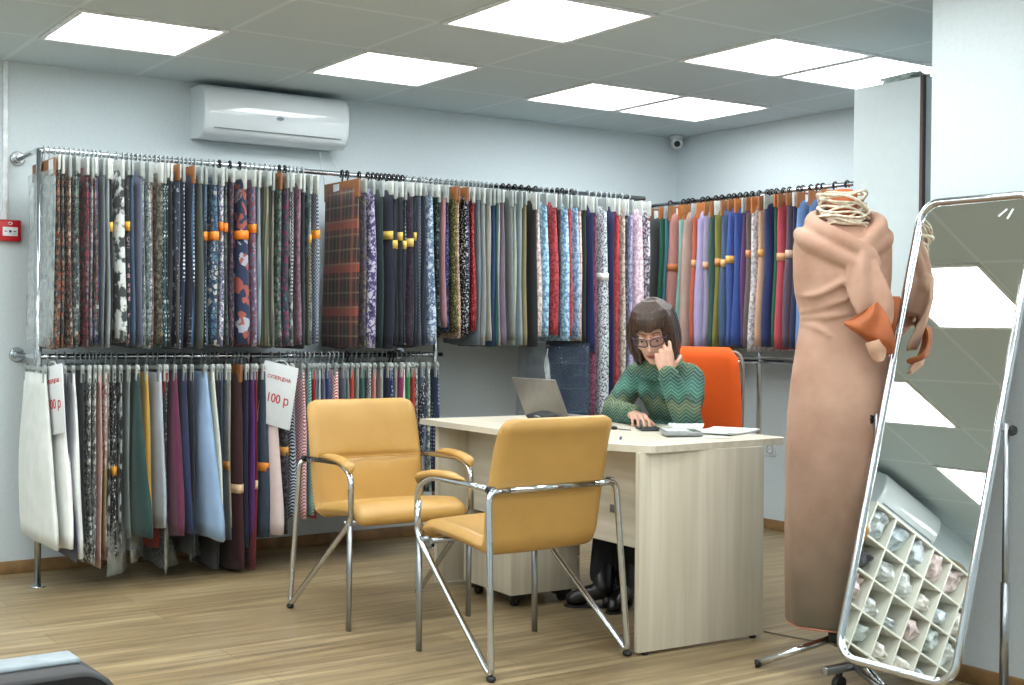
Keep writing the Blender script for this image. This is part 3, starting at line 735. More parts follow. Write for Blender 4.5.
# clear bagged sample at the very left of the upper rail
def glassy(name, hexc, alpha):
    t = NT(name); t.b.inputs['Base Color'].default_value = lin(hexc)
    nz = t.n('ShaderNodeTexNoise', Scale=9.0, Detail=3.0, Distortion=1.5); t.l(t.co(), nz.inputs['Vector'])
    t.l(t.ramp(nz.outputs[0], [(.4, (alpha*.7,)*3+(1,)), (.6, (min(1, alpha*1.3),)*3+(1,))]), t.b.inputs['Alpha'])
    t.b.inputs['Roughness'].default_value = .15; t.bump(nz.outputs[0], .02, .8); return t.m
bagm = glassy('clear_film', 'c4ced0', .3)
def sheet(w, z0, z1, th=.002, amp=.006, seed=0, nz_=16, ny=14, taper=0, axis='y'):
    m = MB(); front = []; 
    for i in range(nz_+1):
        ring = []
        s_ = i/nz_; z = z0+(z1-z0)*s_; ww = w*(1+taper*s_)
        pts = []
        for j in range(ny+1):
            y = -ww/2+ww*j/ny; x = amp*math.sin(y*26+seed+s_*2)*min(1, s_*3)+amp*.6*math.sin(y*11-seed)
            pts.append((x, y, z))
        ring = [(p[0]-th/2, p[1], p[2]) for p in pts]+[(p[0]+th/2, p[1], p[2]) for p in reversed(pts)]
        if axis == 'x': ring = [(q[1], q[0], q[2]) for q in ring]
        front.append(ring)
    m.loft(front); return m
t = empty('hanging_bagged_sample', (-4.085, -.4, RZ), 0, 'sheer grey fabric in a clear bag with brown card, at the upper rail end', 'fabric sample')
o = bpy.data.objects.new('hook', hook_me['w']); col.objects.link(o); o.parent = t
MB().box((-.004, -.19, -.13), (.004, .19, -.05), .002).build('header_card', card, t)
MB().box((-.006, -.17, -.12), (-.0042, -.1, -.055)).build('sticker', white_pl, t)
sheet(.37, -.12, -.84, .004, .006, 1).build('fabric', fabric('marble', '8a989a a4b0b0'), t)
b_ = sheet(.40, -.1, -.88, .003, .012, 3); bo = b_.build('plastic_bag', bagm, t); bo.location = (-.014, 0, 0)

# second-row black hangers and empty brown cards between rails are carried by the lower samples
# hanging price signs
signw = simple('sign_card', 'd4d8da', .5, 0, .01); signr = simple('sign_red', 'b03038', .6)
def price_sign(loc, rot, label):
    t = empty('price_sign', loc, 0, label, 'sign'); t.rotation_euler = rot
    MB().box((-.003, -.105, -.33), (.003, .105, -.03), .001).build('card', signw, t)
    text_part('lettering', 'СУПЕРЦЕНА', .0245, signr, t, (-.0036, 0, -.1), (R(90), 0, R(-90)), bold=.0002)
    text_part('price_figures', '100 р', .060, signr, t, (-.0036, -.008, -.2), (R(90), 0, R(-90)), bold=.0005)
    m = MB(); m.tube(bez((0, -.05, -.035), (0, 0, .012), (0, .05, -.035), 8), .002, 6); m.build('hanging_string', white_pl, t)
    return t
price_sign((-3.05, -.68, 1.03), (R(10), R(0), R(25)), 'white super-price sign reading 100 р hung between the dark samples and pink houndstooth')
price_sign((-4.10, -.60, 1.03), (R(-8), 0, R(8)), 'white super-price sign reading 100 р behind the rack post, over white garments')

# plastic bits hanging below the samples
film = glassy('loose_film', 'a4a8a0', .38)
for i, (x, y, z0, z1, w, lab) in enumerate((
    (-3.78, -.55, .30, .06, .16, 'loose clear plastic bag end below the grey daisy-print fabric'),
    (-3.68, -.5, .32, .10, .14, 'loose clear plastic bag end below the khaki fabric'),
    (-3.55, -.55, .32, .05, .16, 'loose clear plastic bag end below the dark green velvet'),
    (-3.42, -.5, .32, .08, .16, 'loose clear plastic bag end below the pale blue shirt fabric'))):
    m = sheet(w, z0, z1, .003, .014, i, 8, 8, .5); ob = m.build('hanging_plastic_bag', film); ob.location = (x, y, 0); ob.rotation_euler = (0, 0, R(-35)); tag(ob, lab, 'plastic bag')
m = sheet(.11, 1.07, .86, .003, .02, 5, 10, 8, -.5); ob = m.build('hanging_plastic_scrap', glassy('white_film', 'dce2e2', .55)); ob.location = (-1.42, -.55, 0); ob.rotation_euler = (0, 0, R(-30)); tag(ob, 'white plastic scrap dangling under the grey samples above the laptop', 'plastic scrap')
# blue bagged fabric low on the wall behind the laptop
t = empty('hanging_blue_bundle', (-1.235, -.50, 0), R(-40), 'dark blue fabric in clear plastic hanging low behind the laptop', 'fabric bundle')
for k, (w, z0, z1, x) in enumerate(((.24, 1.08, .62, 0),)):
    sheet(w, z0, z1, .02, .012, 2, 14, 12, .0, 'x').build('fabric', fabric('plain', '1c3048'), t)
g = MB()
for zz in (.98, .84, .71): g.box((-.12, -.03, zz), (.12, -.012, zz+.006), .002)
g.build('fold_edges', fabric('plain', '30485f'), t)
b_ = sheet(.40, 1.10, .58, .003, .016, 4, 12, 12, .1, 'x'); bo = b_.build('plastic_cover', glassy('blue_film', '5c6c80', .16), t); bo.location = (-.07, -.05, 0)
# ------------------------------------------------------------------ desk
def wood_mat():
    t = NT('light_oak_laminate'); g = t.n('ShaderNodeTexNoise', Scale=1.0, Detail=5.0, Roughness=.55, Distortion=.3); t.l(t.co((30, 30, 1.2)), g.inputs['Vector'])
    t.l(t.ramp(g.outputs[0], [(.3, lin('c3bba6')), (.5, lin('cdc5b2')), (.7, lin('d6cfbe'))]), t.b.inputs['Base Color']); t.b.inputs['Roughness'].default_value = .45; return t.m
def wood_top():
    t = NT('light_oak_top'); g = t.n('ShaderNodeTexNoise', Scale=1.0, Detail=5.0, Roughness=.55, Distortion=.3); t.l(t.co((30, 1.2, 30)), g.inputs['Vector'])
    t.l(t.ramp(g.outputs[0], [(.3, lin('c6beab')), (.5, lin('d0c9b7')), (.7, lin('d9d3c3'))]), t.b.inputs['Base Color']); t.b.inputs['Roughness'].default_value = .4; return t.m
wv, wt_ = wood_mat(), wood_top()
DA = R(-2)
desk = empty('office_desk', (-2.61, -2.82, 0), DA, 'light oak laminate office desk with slab side panels', 'desk')
# local frame: x away from front edge, y along desk
out = [(-.048, .15), (0.03, -.008), (.05, -.014), (.735, .045), (.765, .08), (.765, .13), (.76, 1.60), (-.048, 1.61)]
MB().loft([[(x, y, .735) for x, y in out], [(x, y, .738) for x, y in out], [(x, y, .758) for x, y in out], [(x*1, y, .76) for x, y in out]], smooth=False).build('desktop', wt_, desk)
MB().box((0, 0.01, .012), (.60, .036, .735), .001).build('side_panel', wv, desk)
MB().box((0, 1.52, .012), (.60, 1.546, .735), .001).build('side_panel', wv, desk)
MB().box((.16, .036, .345), (.178, 1.52, .735), .001).build('modesty_panel', wt_, desk)
for x, y in ((.04, .023), (.56, .023), (.04, 1.533), (.56, 1.533)): MB().cyl((x, y, 0), (x, y, .014), .013).build('foot', black_pl, desk)
m = MB(); m.box((.152, .37, .465), (.161, .40, .495), .002); m.build('panel_tag', simple('tag_grey', '6c6c70', .5), desk)
# pedestal
t = empty('drawer_pedestal', (-2.555, -1.905, 0), DA, 'light laminate low drawer unit on black castors under the desk', 'drawer unit')
MB().box((0, 0, .055), (.34, .40, .33), .002).build('body', wv, t)
for k in range(2):
    d = MB().box((.341, .005, .06+k*.134), (.356, .395, .19+k*.134), .002).build('drawer', wv, t)
    g = MB(); g.tube(fillet([(.356, .15, .14+k*.134), (.372, .15, .14+k*.134), (.372, .27, .14+k*.134), (.356, .27, .14+k*.134)], .008), .004, 8); g.build('handle', steel, d)
for x, y in ((.05, .05), (.29, .05), (.05, .35), (.29, .35)):
    g = MB(); g.cyl((x-.012, y, .022), (x+.012, y, .022), .022, 18); g.box((x-.035, y-.03, .03), (x+.035, y+.03, .056), .003); g.build('castor', black_pl, t)

# ------------------------------------------------------------------ visitor chairs
def leather(name, a, b):
    t = NT(name); nz = t.n('ShaderNodeTexNoise', Scale=6.0, Detail=3.0); t.l(t.co(), nz.inputs['Vector'])
    t.l(t.ramp(nz.outputs[0], [(.3, lin(a)), (.7, lin(b))]), t.b.inputs['Base Color']); t.b.inputs['Roughness'].default_value = .36; t.b.inputs['Specular IOR Level'].default_value = .5
    vo = t.n('ShaderNodeTexVoronoi', Scale=260.0); t.l(t.co(), vo.inputs['Vector']); t.bump(vo.outputs[0], .0015, .25); return t.m
lth = leather('mustard_leather', 'b68d4c', 'c19855'); seam = simple('seam_leather', 'b4843c', .5)
def cushion(prof, halfw, th, wfun=None, round_=.03, tuck=None):
    """upholstered slab following prof = [(y,z)], thickness th (behind), width 2*halfw"""
    P = [Vector((0, y, z)) for y, z in prof]; N = len(P); m = MB(); nx = 18
    tang = [(P[min(i+1, N-1)]-P[max(i-1, 0)]).normalized() for i in range(N)]
    nor = [Vector((0, -t_.z, t_.y)) for t_ in tang]
    rings = []
    L = [0]
    for i in range(1, N): L.append(L[-1]+(P[i]-P[i-1]).length)
    for i in range(N):
        de = min(L[i], L[-1]-L[i]); e = math.sqrt(max(0.04, 1-(1-min(1, de/round_))**2))
        w = (wfun(L[i]/L[-1]) if wfun else 1)*halfw
        cr = .05
        if de < cr: w -= (cr-math.sqrt(max(0, cr*cr-(cr-de)**2)))*.8
        front = []; back = []
        for j in range(nx+1):
            u = -1+2*j/nx; u = math.copysign(abs(u)**.75, u)
            x = u*w; ee = math.sqrt(max(.02, 1-max(0, (abs(u)-.9)/.1)**2))*e
            h = th/2*ee
            f = h+(.006*(1-u*u)*e)
            if tuck: f -= tuck(x, L[i])
            front.append(P[i]+nor[i]*f+Vector((x, 0, 0))); back.append(P[i]-nor[i]*h+Vector((x, 0, 0)))
        rings.append(front+back[::-1])
    m.loft(rings); return m
def visitor_chair(loc, rz, label):
    t = empty('visitor_chair', loc, rz, label, 'chair', 'mustard leather visitor chairs')
    # local: front +Y. seat+back shell
    seatp = fillet([(0, .255, .405), (0, .262, .44), (0, .20, .462), (0, 0, .445), (0, -.13, .425)], .05, 5)
    seatp = [(p.y, p.z) for p in seatp]
    def dens(pr, k=3):
        o = []
        for i in range(len(pr)-1):
            for q in range(k): o.append((pr[i][0]+(pr[i+1][0]-pr[i][0])*q/k, pr[i][1]+(pr[i+1][1]-pr[i][1])*q/k))
        return o+[pr[-1]]
    cushion(dens(seatp)[::-1], .252, .05).build('seat', lth, t)
    bp = fillet([(0, -.09, .40), (0, -.13, .44), (0, -.157, .62), (0, -.20, .80), (0, -.232, .872)], .06, 6)
    bp = dens([(p.y, p.z) for p in bp], 3)
    def tuck(x, l):
        s_ = abs(l-.235); g_ = .007*math.exp(-(s_/.006)**2)
        for xc in (-.075, .075): g_ += .013*math.exp(-((x-xc)**2/.0009+s_**2/.0005))
        return g_
    b = cushion(bp, .250, .045, lambda s_: 1.0+.03*math.sin(PI*s_), tuck=lambda x, l: -0)
    # the sitter's side is the -normal side here, so tuck the other face
    P = bp
    bo = b.build('backrest', lth, t)
    for v in bo.data.vertices:
        y, z = v.co.y, v.co.z
        yc = -.157-(z-.62)*.24 if z > .6 else -.13-(z-.44)*.15
        if y > yc+.004:
            s_ = abs(z-.635); g_ = .009*math.exp(-(s_/.012)**2)
            for xc in (-.075, .075): g_ += .012*math.exp(-((v.co.x-xc)**2/.0012+s_**2/.0012))
            v.co.y -= g_
    m = MB(); m.tube([(x, -.1365, .634) for x in [-.25+.50*k/20 for k in range(21)]], .0022, 6); m.build('stitch_seam', seam, bo)
    m = MB()
    pp = [(-.246, y-.0, z) for y, z in bp[2:-2]]; qq = [(.246, y, z) for y, z in bp[2:-2]]
    pp = [(-.250, y, z) for y, z in bp[3:-8]]; qq = [(.250, y, z) for y, z in bp[3:-8]]
    m.tube(pp, .003, 6); m.tube(qq, .003, 6); m.build('piping', seam, bo)
    r = .0115
    for sx in (-1, 1):
        # front leg: flat oval tube
        m = MB(); m.tube([(sx*.268, .245, 0.0), (sx*.268, .247, .2), (sx*.268, .25, .41)], .0155, 14, flat=.62)
        fl = m.build('front_leg', steel, t)
        # rear V: down from crossbar to floor, back up to the front leg
        pts = fillet([(sx*.18, -.205, .628), (sx*.285, -.205, .628), (sx*.305, -.255, .013), (sx*.272, .235, .405), (sx*.268, .262, .44), (sx*.268, .255, .55)], .035, 6)
        MB().tube(pts, r, 12).build('rear_leg', chrome, t)
        MB().ball((sx*.304, -.253, .011), (.016, .02, .011), seg=14, rg=8).build('foot_glide', black_pl, t)
        # arm: from leg top bow up and back
        ap = fillet([(sx*.268, .262, .44), (sx*.268, .262, .60), (sx*.268, .17, .645), (sx*.268, -.02, .640), (sx*.268, -.205, .632)], .06, 7)
        am = MB().tube(ap, r, 12).build('armrest_tube', chrome, t)
        # pad on top
        pd = fillet([(0, .262, .615), (0, .245, .640), (0, .17, .657), (0, .06, .662), (0, -.04, .652)], .055, 6)
        rings = []; N = len(pd)
        for i, p in enumerate(pd):
            s_ = i/(N-1); k = math.sqrt(max(.05, 1-abs(2*s_-1)**6)); d = (pd[min(i+1, N-1)]-pd[max(i-1, 0)]).normalized(); nn = Vector((0, -d.z, d.y))
            if nn.z < 0 and i > 3: nn = -nn
            nn = Vector((0, d.z, -d.y))
            rings.append([Vector((sx*.268, p.y, p.z))+Vector((.025*k*math.cos(a), 0, 0))+nn*(.014*k*math.sin(a)) for a in [2*PI*q/16 for q in range(16)]])
        MB().loft(rings).build('armrest_pad', lth, t)
        MB().cyl((sx*.268, -.178, .632), (sx*.268, -.205, .632), .0135, 14).build('tube_joint', black_pl, t)
    MB().tube([(-.2, -.205, .628), (.2, -.205, .628)], r, 12).build('crossbar', chrome, t)
    for sx in (-1, 1): MB().tube([(sx*.252, .2, .415), (sx*.268, .235, .41)], .01, 8).build('seat_bracket', steel, t)
    MB().tube([(-.262, .18, .41), (.262, .18, .41)], .01, 8).build('seat_rail', steel, t)
    for sx in (-1, 1): MB().cyl((sx*.13, -.205, .628), (sx*.13, -.175, .628), .007, 10).build('back_bolt', steel, t)
    return t
visitor_chair((-3.035, -1.665, 0), R(178), 'mustard leather visitor chair facing the camera, in front of the hanging garments')
visitor_chair((-2.955, -2.545, 0), R(3), 'mustard leather visitor chair seen from behind, beside the desk')

# ------------------------------------------------------------------ staff chair (orange)
t = empty('office_chair', (-1.42, -1.81, 0), R(8), 'bright orange high-back office chair behind the seated woman', 'office chair')
orf = fabric('plain', 'f06018'); orf2 = simple('orange_mesh', 'ee5c12', .8, 0, .04, 300, .001)
cushion([(.10-.02*math.sin(PI*k/12)+.03*k/12-.10, .50+.60*k/12) for k in range(13)], .24, .05, lambda s_: .99+.03*math.sin(PI*min(1, s_*.9))).build('backrest', orf2, t).rotation_euler = (0, 0, R(90))
rim = MB(); pts = []
for z, x in ((.52, .225), (.75, .236), (1.0, .240), (1.075, .222)): pts.append((.0, x, z))
pl_ = [Vector((.022, -x, z)) for _, x, z in pts]; pr_ = [Vector((.022, x, z)) for _, x, z in pts]
rim.tube(fillet([*pl_, Vector((.025, 0, 1.088)), *pr_[::-1]], .04, 4), .008, 8); rim.build('back_frame', simple('grey_frame', '7c7870', .45), t)
MB().box((-.40, -.24, .38), (-.0, .24, .44), .025, seg=4).build('seat', orf2, t)
MB().box((-.0, -.04, .38), (.06, .04, .62), .012).build('back_bracket', black_pl, t)
MB().cyl((-.24, 0, .10), (-.24, 0, .385), .025).build('gas_column', steel, t)
for k in range(5):
    a = R(72*k+20); c, s_ = math.cos(a), math.sin(a)
    g = MB(); g.tube([(-.24+.02*c, .02*s_, .11), (-.24+.27*c, .27*s_, .065)], [.022, .014], 10); lg = g.build('base_leg', black_pl, t)
    g = MB(); g.cyl((-.24+.27*c-.014*s_, .27*s_+.014*c, .027), (-.24+.27*c+.014*s_, .27*s_-.014*c, .027), .027, 16); g.build('castor', black_pl, lg)

# ------------------------------------------------------------------ things on the desk
DZ = .76
t = empty('laptop', (-2.16, -1.61, DZ), R(0), 'open grey laptop seen from behind at the far end of the desk', 'laptop')
alu = simple('laptop_grey', '8a8680', .42, .5, .03)
MB().box((.0, -.17, .001), (.235, .17, .018), .004).build('base', alu, t)
MB().box((.02, -.15, .0182), (.13, .15, .0195), .0005).build('keyboard', black_pl, t)
ang = Matrix.Translation((0, 0, .016)) @ Matrix.Rotation(R(-24), 4, 'Y')
lid = MB().box((-.008, -.17, 0), (.0, .17, .198), .004, ang).build('lid', alu, t)
MB().box((.0003, -.158, .014), (.0012, .158, .188), 0, ang).build('screen', simple('dark_screen', '14181c', .1), lid)
t = empty('black_pouch', (-2.31, -1.80, DZ), R(10), 'small black pouch lying on the desk behind the laptop lid', 'pouch')
vs, fs = crumple((0, 0, 0), (.06, .10, .028), 9, amp=.25); MB().add(vs, fs).build('body', simple('black_cloth', '17181a', .7), t)
m = MB(); m.tube([(-.05, -.06, .03), (-.058, 0, .042), (-.05, .06, .03)], .003, 6); m.build('zip', steel, t)
def keypad(t, nx, ny, w, h, z, mat, x0, y0):
    m = MB()
    for i in range(nx):
        for j in range(ny): m.box((x0+i*w/nx+.0015, y0+j*h/ny+.0015, z), (x0+(i+1)*w/nx-.0015, y0+(j+1)*h/ny-.0015, z+.0025), .0008, seg=1)
    return m.build('keys', mat, t)
grey = simple('calculator_grey', '8c9090', .4); dk = simple('phone_black', '202326', .25)
t = empty('desk_calculator', (-2.17, -2.53, DZ), R(-32), 'grey desk calculator with rows of keys lying on papers', 'calculator')
MB().box((-.075, -.085, .0045), (.075, .085, .022), .006).build('case', grey, t)
MB().box((-.071, -.079, .0205), (.026, .078, .0228), .001).build('key_bed', simple('key_bed', '34383a', .5), t)
keypad(t, 4, 5, .095, .155, .0226, simple('key_pale', 'c8cccc', .5), -.07, -.078)
MB().box((.035, -.075, .0215), (.066, .075, .0235), .001).build('display', simple('lcd_green', '5c6860', .2), t)
t = empty('mobile_phone', (-2.09, -2.235, DZ), R(-30), 'dark mobile phone on the desk under the woman\'s hand', 'phone')
MB().box((-.045, -.08, 0.0), (.045, .08, .012), .005).build('body', dk, t)
MB().box((-.04, -.07, .0118), (.04, .07, .0128), .0005).build('screen', simple('phone_screen', '2c3438', .1), t)
paper = simple('paper_white', 'dfe2e0', .6, 0, .01); paper2 = simple('paper_cream', 'c9ccc0', .6, 0, .02)
def paper_sheet(name, loc, rz, w, l, label, mat, curl=.006, n=1, grp=None):
    m = MB(); rings = []
    for i in range(9):
        s_ = i/8; z = curl*(2*s_-1)**4
        rings.append([(-w/2, -l/2+l*s_, z), (w/2, -l/2+l*s_, z+.001), (w/2, -l/2+l*s_, z+.0015+.001*n), (-w/2, -l/2+l*s_, z+.001*n)])
    m.loft(rings, smooth=False); o = m.build(name, mat, None, loc); o.rotation_euler = (0, 0, rz); return tag(o, label, 'paper', grp)
paper_sheet('paper_sheet', (-2.11, -2.55, DZ), R(-25), .21, .29, 'cream paper sheet on the desk partly under the calculator', paper2, .0, 1)
paper_sheet('paper_stack', (-1.93, -2.50, DZ+.002), R(-70), .21, .29, 'loose white papers at the right end of the desk', paper, .006, 6)
paper_sheet('paper_sheet', (-1.98, -2.33, DZ+.009), R(-48), .15, .22, 'white folded leaflet lying over the loose papers', paper, .012, 2)
t = empty('notebook', (-2.02, -2.38, DZ+.0), R(-32), 'white notebook standing slightly above the calculator on the desk', 'notebook')
MB().box((-.055, -.085, .012), (.055, .085, .028), .002).build('pages', paper, t); MB().box((-.057, -.087, .0), (.057, .087, .012), .002).build('cover', paper2, t)
g = MB(); g.cyl((-.88+.0-1.62, -2.56, DZ+.005), (-2.45, -2.50, DZ+.005), .0045, 8); g.cyl((-2.45, -2.50, DZ+.005), (-2.44, -2.488, DZ+.004), .0035, 8, .0008)
tag(g.build('ballpoint_pen', simple('blue_pen', '5a6684', .4)), 'blue ballpoint pen lying near the front corner of the desk', 'pen')
t = empty('black_plug', (-2.20, -2.14, DZ), R(-30), 'small black plug with thin cord on the desk left of the phone', 'plug')
MB().box((-.012, -.025, 0), (.012, .025, .014), .004).build('body', black_pl, t); MB().tube(bez((0, -.02, .006), (.03, -.08, .004), (.06, -.085, .004), 8), .0022, 6).build('cord', black_pl, t)

# ------------------------------------------------------------------ mirror
n = Vector((math.cos(3.153)*math.cos(.265), math.sin(3.153)*math.cos(.265), math.sin(.265)))
ex = Vector((-n.y, n.x, 0)).normalized(); ez = n.cross(ex).normalized()
if ez.z < 0: ez = -ez
if ex.y > 0: ex = -ex              # ex points towards the viewer's right (-y)
p0 = Vector((-2.0, -3.55, .9))+n*.16
c0 = plane_c = None
# centre of the mirror on its plane
cen = p0+ex*.203+ez*(-.072)
MW, MH = .222, .772
Mm = Matrix((( ex.x, n.x, ez.x, cen.x), (ex.y, n.y, ez.y, cen.y), (ex.z, n.z, ez.z, cen.z), (0, 0, 0, 1)))
t = empty('standing_mirror', (cen.x, cen.y, 0), 0, 'chrome-framed tilting mirror on a castor stand reflecting lights and shelves', 'mirror')
rel = Matrix.Translation((-cen.x, -cen.y, 0)) @ Mm
def mloc(x, y, z): return rel @ Vector((x, y, z))
def rrect(w, h, r, n_=8):
    pts = []
    for cx, cz, a0 in ((w-r, h-r, 0), (-w+r, h-r, 90), (-w+r, -h+r, 180), (w-r, -h+r, 270)):
        for k in range(n_+1): a = R(a0+90*k/n_); pts.append((cx+r*math.cos(a), cz+r*math.sin(a)))
    return pts
fr_ = rrect(MW, MH, .07)
MB().tube([mloc(x, 0, z) for x, z in fr_], .0135, 12, closed=True).build('frame', chrome, t)
gl = rrect(MW-.008, MH-.008, .062)
mm = NT('mirror_glass'); mm.b.inputs['Base Color'].default_value = (.80, .83, .81, 1); mm.b.inputs['Metallic'].default_value = 1; mm.b.inputs['Roughness'].default_value = .0
MB().loft([[mloc(x, -.006, z) for x, z in gl], [mloc(x, 0.0, z) for x, z in gl]], smooth=False).build('glass', mm.m, t)
gb = rrect(MW-.006, MH-.006, .062); MB().loft([[mloc(x, -.014, z) for x, z in gb], [mloc(x, -.0062, z) for x, z in gb]], smooth=False).build('backing', simple('mirror_back', '5c5048', .7), t)
# stand: two uprights at the sides, feet along x, cross bar
yl, yr = MW+.028, -MW-.028
pz = .905
pv = rel @ Vector((0, 0, (pz-cen.z)/ez.z))
for sy, zt in ((yl, pz), (yr, pz)):
    u = MB(); u.tube([(pv.x, sy, .085), (pv.x, sy, pz)], .0095, 10); up_ = u.build('upright', steel, t)
    g = MB(); g.tube([(pv.x, sy, .085), (pv.x, sy, .42)], .0135, 12); g.build('outer_sleeve', steel, up_)
    s2 = 1 if sy > 0 else -1
    g = MB(); g.cyl((pv.x, sy-s2*.036, pz-.02), (pv.x, sy+s2*.018, pz-.02), .006); kn = g.build('pivot_bolt', steel, t)
    g = MB(); g.cyl((pv.x, sy+s2*.014, pz-.02), (pv.x, sy+s2*.028, pz-.02), .014, 8)
    for k in range(3): a = 2*PI*k/3; g.ball((pv.x+.012*math.cos(a), sy+s2*.021, pz-.02+.012*math.sin(a)), .007, seg=8, rg=6)
    g.build('wing_knob', black_pl, kn)
    ft = MB().box((pv.x-.24, sy-.0125, .06), (pv.x+.20, sy+.0125, .085), .002).build('foot_bar', steel, t)
    for dx in (-.17, .17):
        g = MB(); g.cyl((pv.x+dx, sy-.011, .024), (pv.x+dx, sy+.011, .024), .024, 18); g.box((pv.x+dx-.008, sy-.008, .03), (pv.x+dx+.008, sy+.008, .061), .001); g.build('castor', black_pl, ft)
MB().tube([(pv.x-.10, yl, .07), (pv.x-.15, .11, .045), (pv.x-.15, -.11, .045), (pv.x-.10, yr, .07)], .0095, 10).build('cross_bar', steel, t)
st = MB(); a1 = mloc(-MW+.34, .0012, MH-.045)
for q, (dx, dz, rz_) in enumerate(((.0, .0, 40), (.028, -.006, 65))):
    c, s_ = math.cos(R(rz_)), math.sin(R(rz_)); w2, l2 = .0035, .018
    pts = [mloc(.1+dx+l2*sx*c-w2*sz*s_, 0.0002, MH-.055+dz+l2*sx*s_+w2*sz*c) for sx, sz in ((-1, -1), (1, -1), (1, 1), (-1, 1))]
    st.add(pts+[p+n*.0005 for p in pts], [(0, 1, 2, 3), (4, 5, 6, 7), (0, 1, 5, 4), (1, 2, 6, 5), (2, 3, 7, 6), (3, 0, 4, 7)], False)
st.build('white_marks', paper, t)  # two short white marks near the top of the glass

# ------------------------------------------------------------------ cubby shelf seen in the mirror
t = empty('cubby_shelf', (-7.445, -.4, 0), 0, 'white pigeon-hole shelf full of bagged goods, seen in the mirror', 'shelf')
shm = simple('white_shelf', 'd8d8ce', .5, 0, .01)
NX, NZ, PXT, PZT = 6, 8, .2475, .2375; zt_ = 2.04
W_ = NX*PXT; z0_ = zt_-NZ*PZT
MB().box((0, .385, 0), (W_+.016, .398, zt_), .001).build('back_panel', shm, t)
for i in range(NX+1): MB().box((i*PXT, 0, 0), (i*PXT+.016, .385, zt_), .001).build('divider', shm, t)
for j in range(NZ+1): MB().box((.016, 0.002, zt_-.016-j*PZT), (W_, .385, zt_-j*PZT), .001).build('shelf_board', shm, t)
pack = [simple('pack_'+c, c, .35, 0, .25, 14) for c in ('c8ccce', 'b4bcc4', 'd4d0cc', 'aab4b4', 'c4b4b4', '9ca8b0')]
dark = simple('pack_dark', '3c3c44', .5, 0, .3, 14)
for i in range(NX):
    for j in range(NZ-2):
        r = random.Random(i*17+j*5)
        h = .17 if j in (0,) else r.choice((.10, .13, .16))
        if (i, j) in ((3, 2), (2, 4)): h = .06
        cx = -7.445+(i+.5)*PXT+.008; cz = zt_-(j+1)*PZT
        cyy = -.4+.18
        vs, fs = crumple((0, 0, 0), (.112, .17, h*.8), i*9+j, amp=.42); vs = [Vector((max(-.112, min(.112, v.x)), max(-.18, min(.175, v.y)), max(0, min(h*1.25, v.z*.9)))) for v in vs]
        MB_ = MB().add(vs, fs, False)
        zr = 'top' if j == 0 else ('second' if j == 1 else ('third' if j == 2 else ('fourth' if j == 3 else ('fifth' if j == 4 else 'sixth'))))
        cl = ('first', 'second', 'third', 'fourth', 'fifth', 'sixth')[i]
        mt_ = dark if (i, j) in ((4, 4), (5, 1)) else pack[r.randrange(6)]
        o = MB_.build('packed_bag', mt_, None, (cx, cyy, cz+.001))
        tag(o, f'crumpled plastic-wrapped pack, {zr} row, {cl} column of the pigeon-hole shelf', 'packed goods', 'packs in the pigeon-hole shelf')
vs, fs = crumple((0, 0, 0), (.16, .12, .03), 77, amp=.15)
o = MB().add(vs, fs).build('folded_cloth', simple('beige_cloth', '8c7c68', .8), None, (-7.12, -.24, zt_+.001)); tag(o, 'beige folded cloth lying on top of the pigeon-hole shelf', 'cloth')

# ------------------------------------------------------------------ black chair back, bottom-left corner
t = empty('black_armchair', (-5.405, -4.74, 0), R(2), 'black padded chair, only its back corner visible at lower left', 'chair')
blk = simple('black_leather', '0c0e11', .5, 0, .02, 20); pale = simple('pale_top_highlight', '8c989e', .5)
out = rrect(.30, .20, .05)
bk = MB().loft([[(x, y+.0, z+.541) for x, z in [(q[0]*(1-.02*k), q[1]*(1-.02*k)) for q in out]] for k, y in ((1, -.055), (0, -.045), (0, .045), (1, .055))]).build('backrest', blk, t)
MB().box((-.25, .0, .738), (.265, .052, .747), .004).build('top_highlight', pale, bk)  # pale strip painting the ceiling light caught on the back's top edge
MB().box((-.28, -.50, .38), (.28, -.02, .46), .03, seg=4).build('seat', blk, t)
for x in (-.24, .24):
    for y in (-.44, .0):
        MB().cyl((x, y, 0), (x, y, .40), .012).build('leg', steel, t)
    MB().tube(fillet([(x*1.15, -.03, .62), (x*1.15, -.25, .64), (x*1.15, -.42, .60), (x, -.44, .40)], .05), .012).build('armrest', black_pl, t)
MB().box((-.03, -.02, .36), (.03, .02, .5), .004).build('back_bracket', steel, t)

# floor cable
m = MB(); m.tube(bez((-1.95, -2.78, .004), (-1.9, -3.0, .004), (-1.85, -3.15, .004), 6)+bez((-1.85, -3.15, .004), (-1.8, -3.3, .004), (-1.6, -3.3, .004), 5)[1:], .003, 6)
tag(m.build('floor_cable', simple('cable_brown', '6c6454', .5)), 'thin cable lying on the floor between the desk and the pink dress', 'cable')
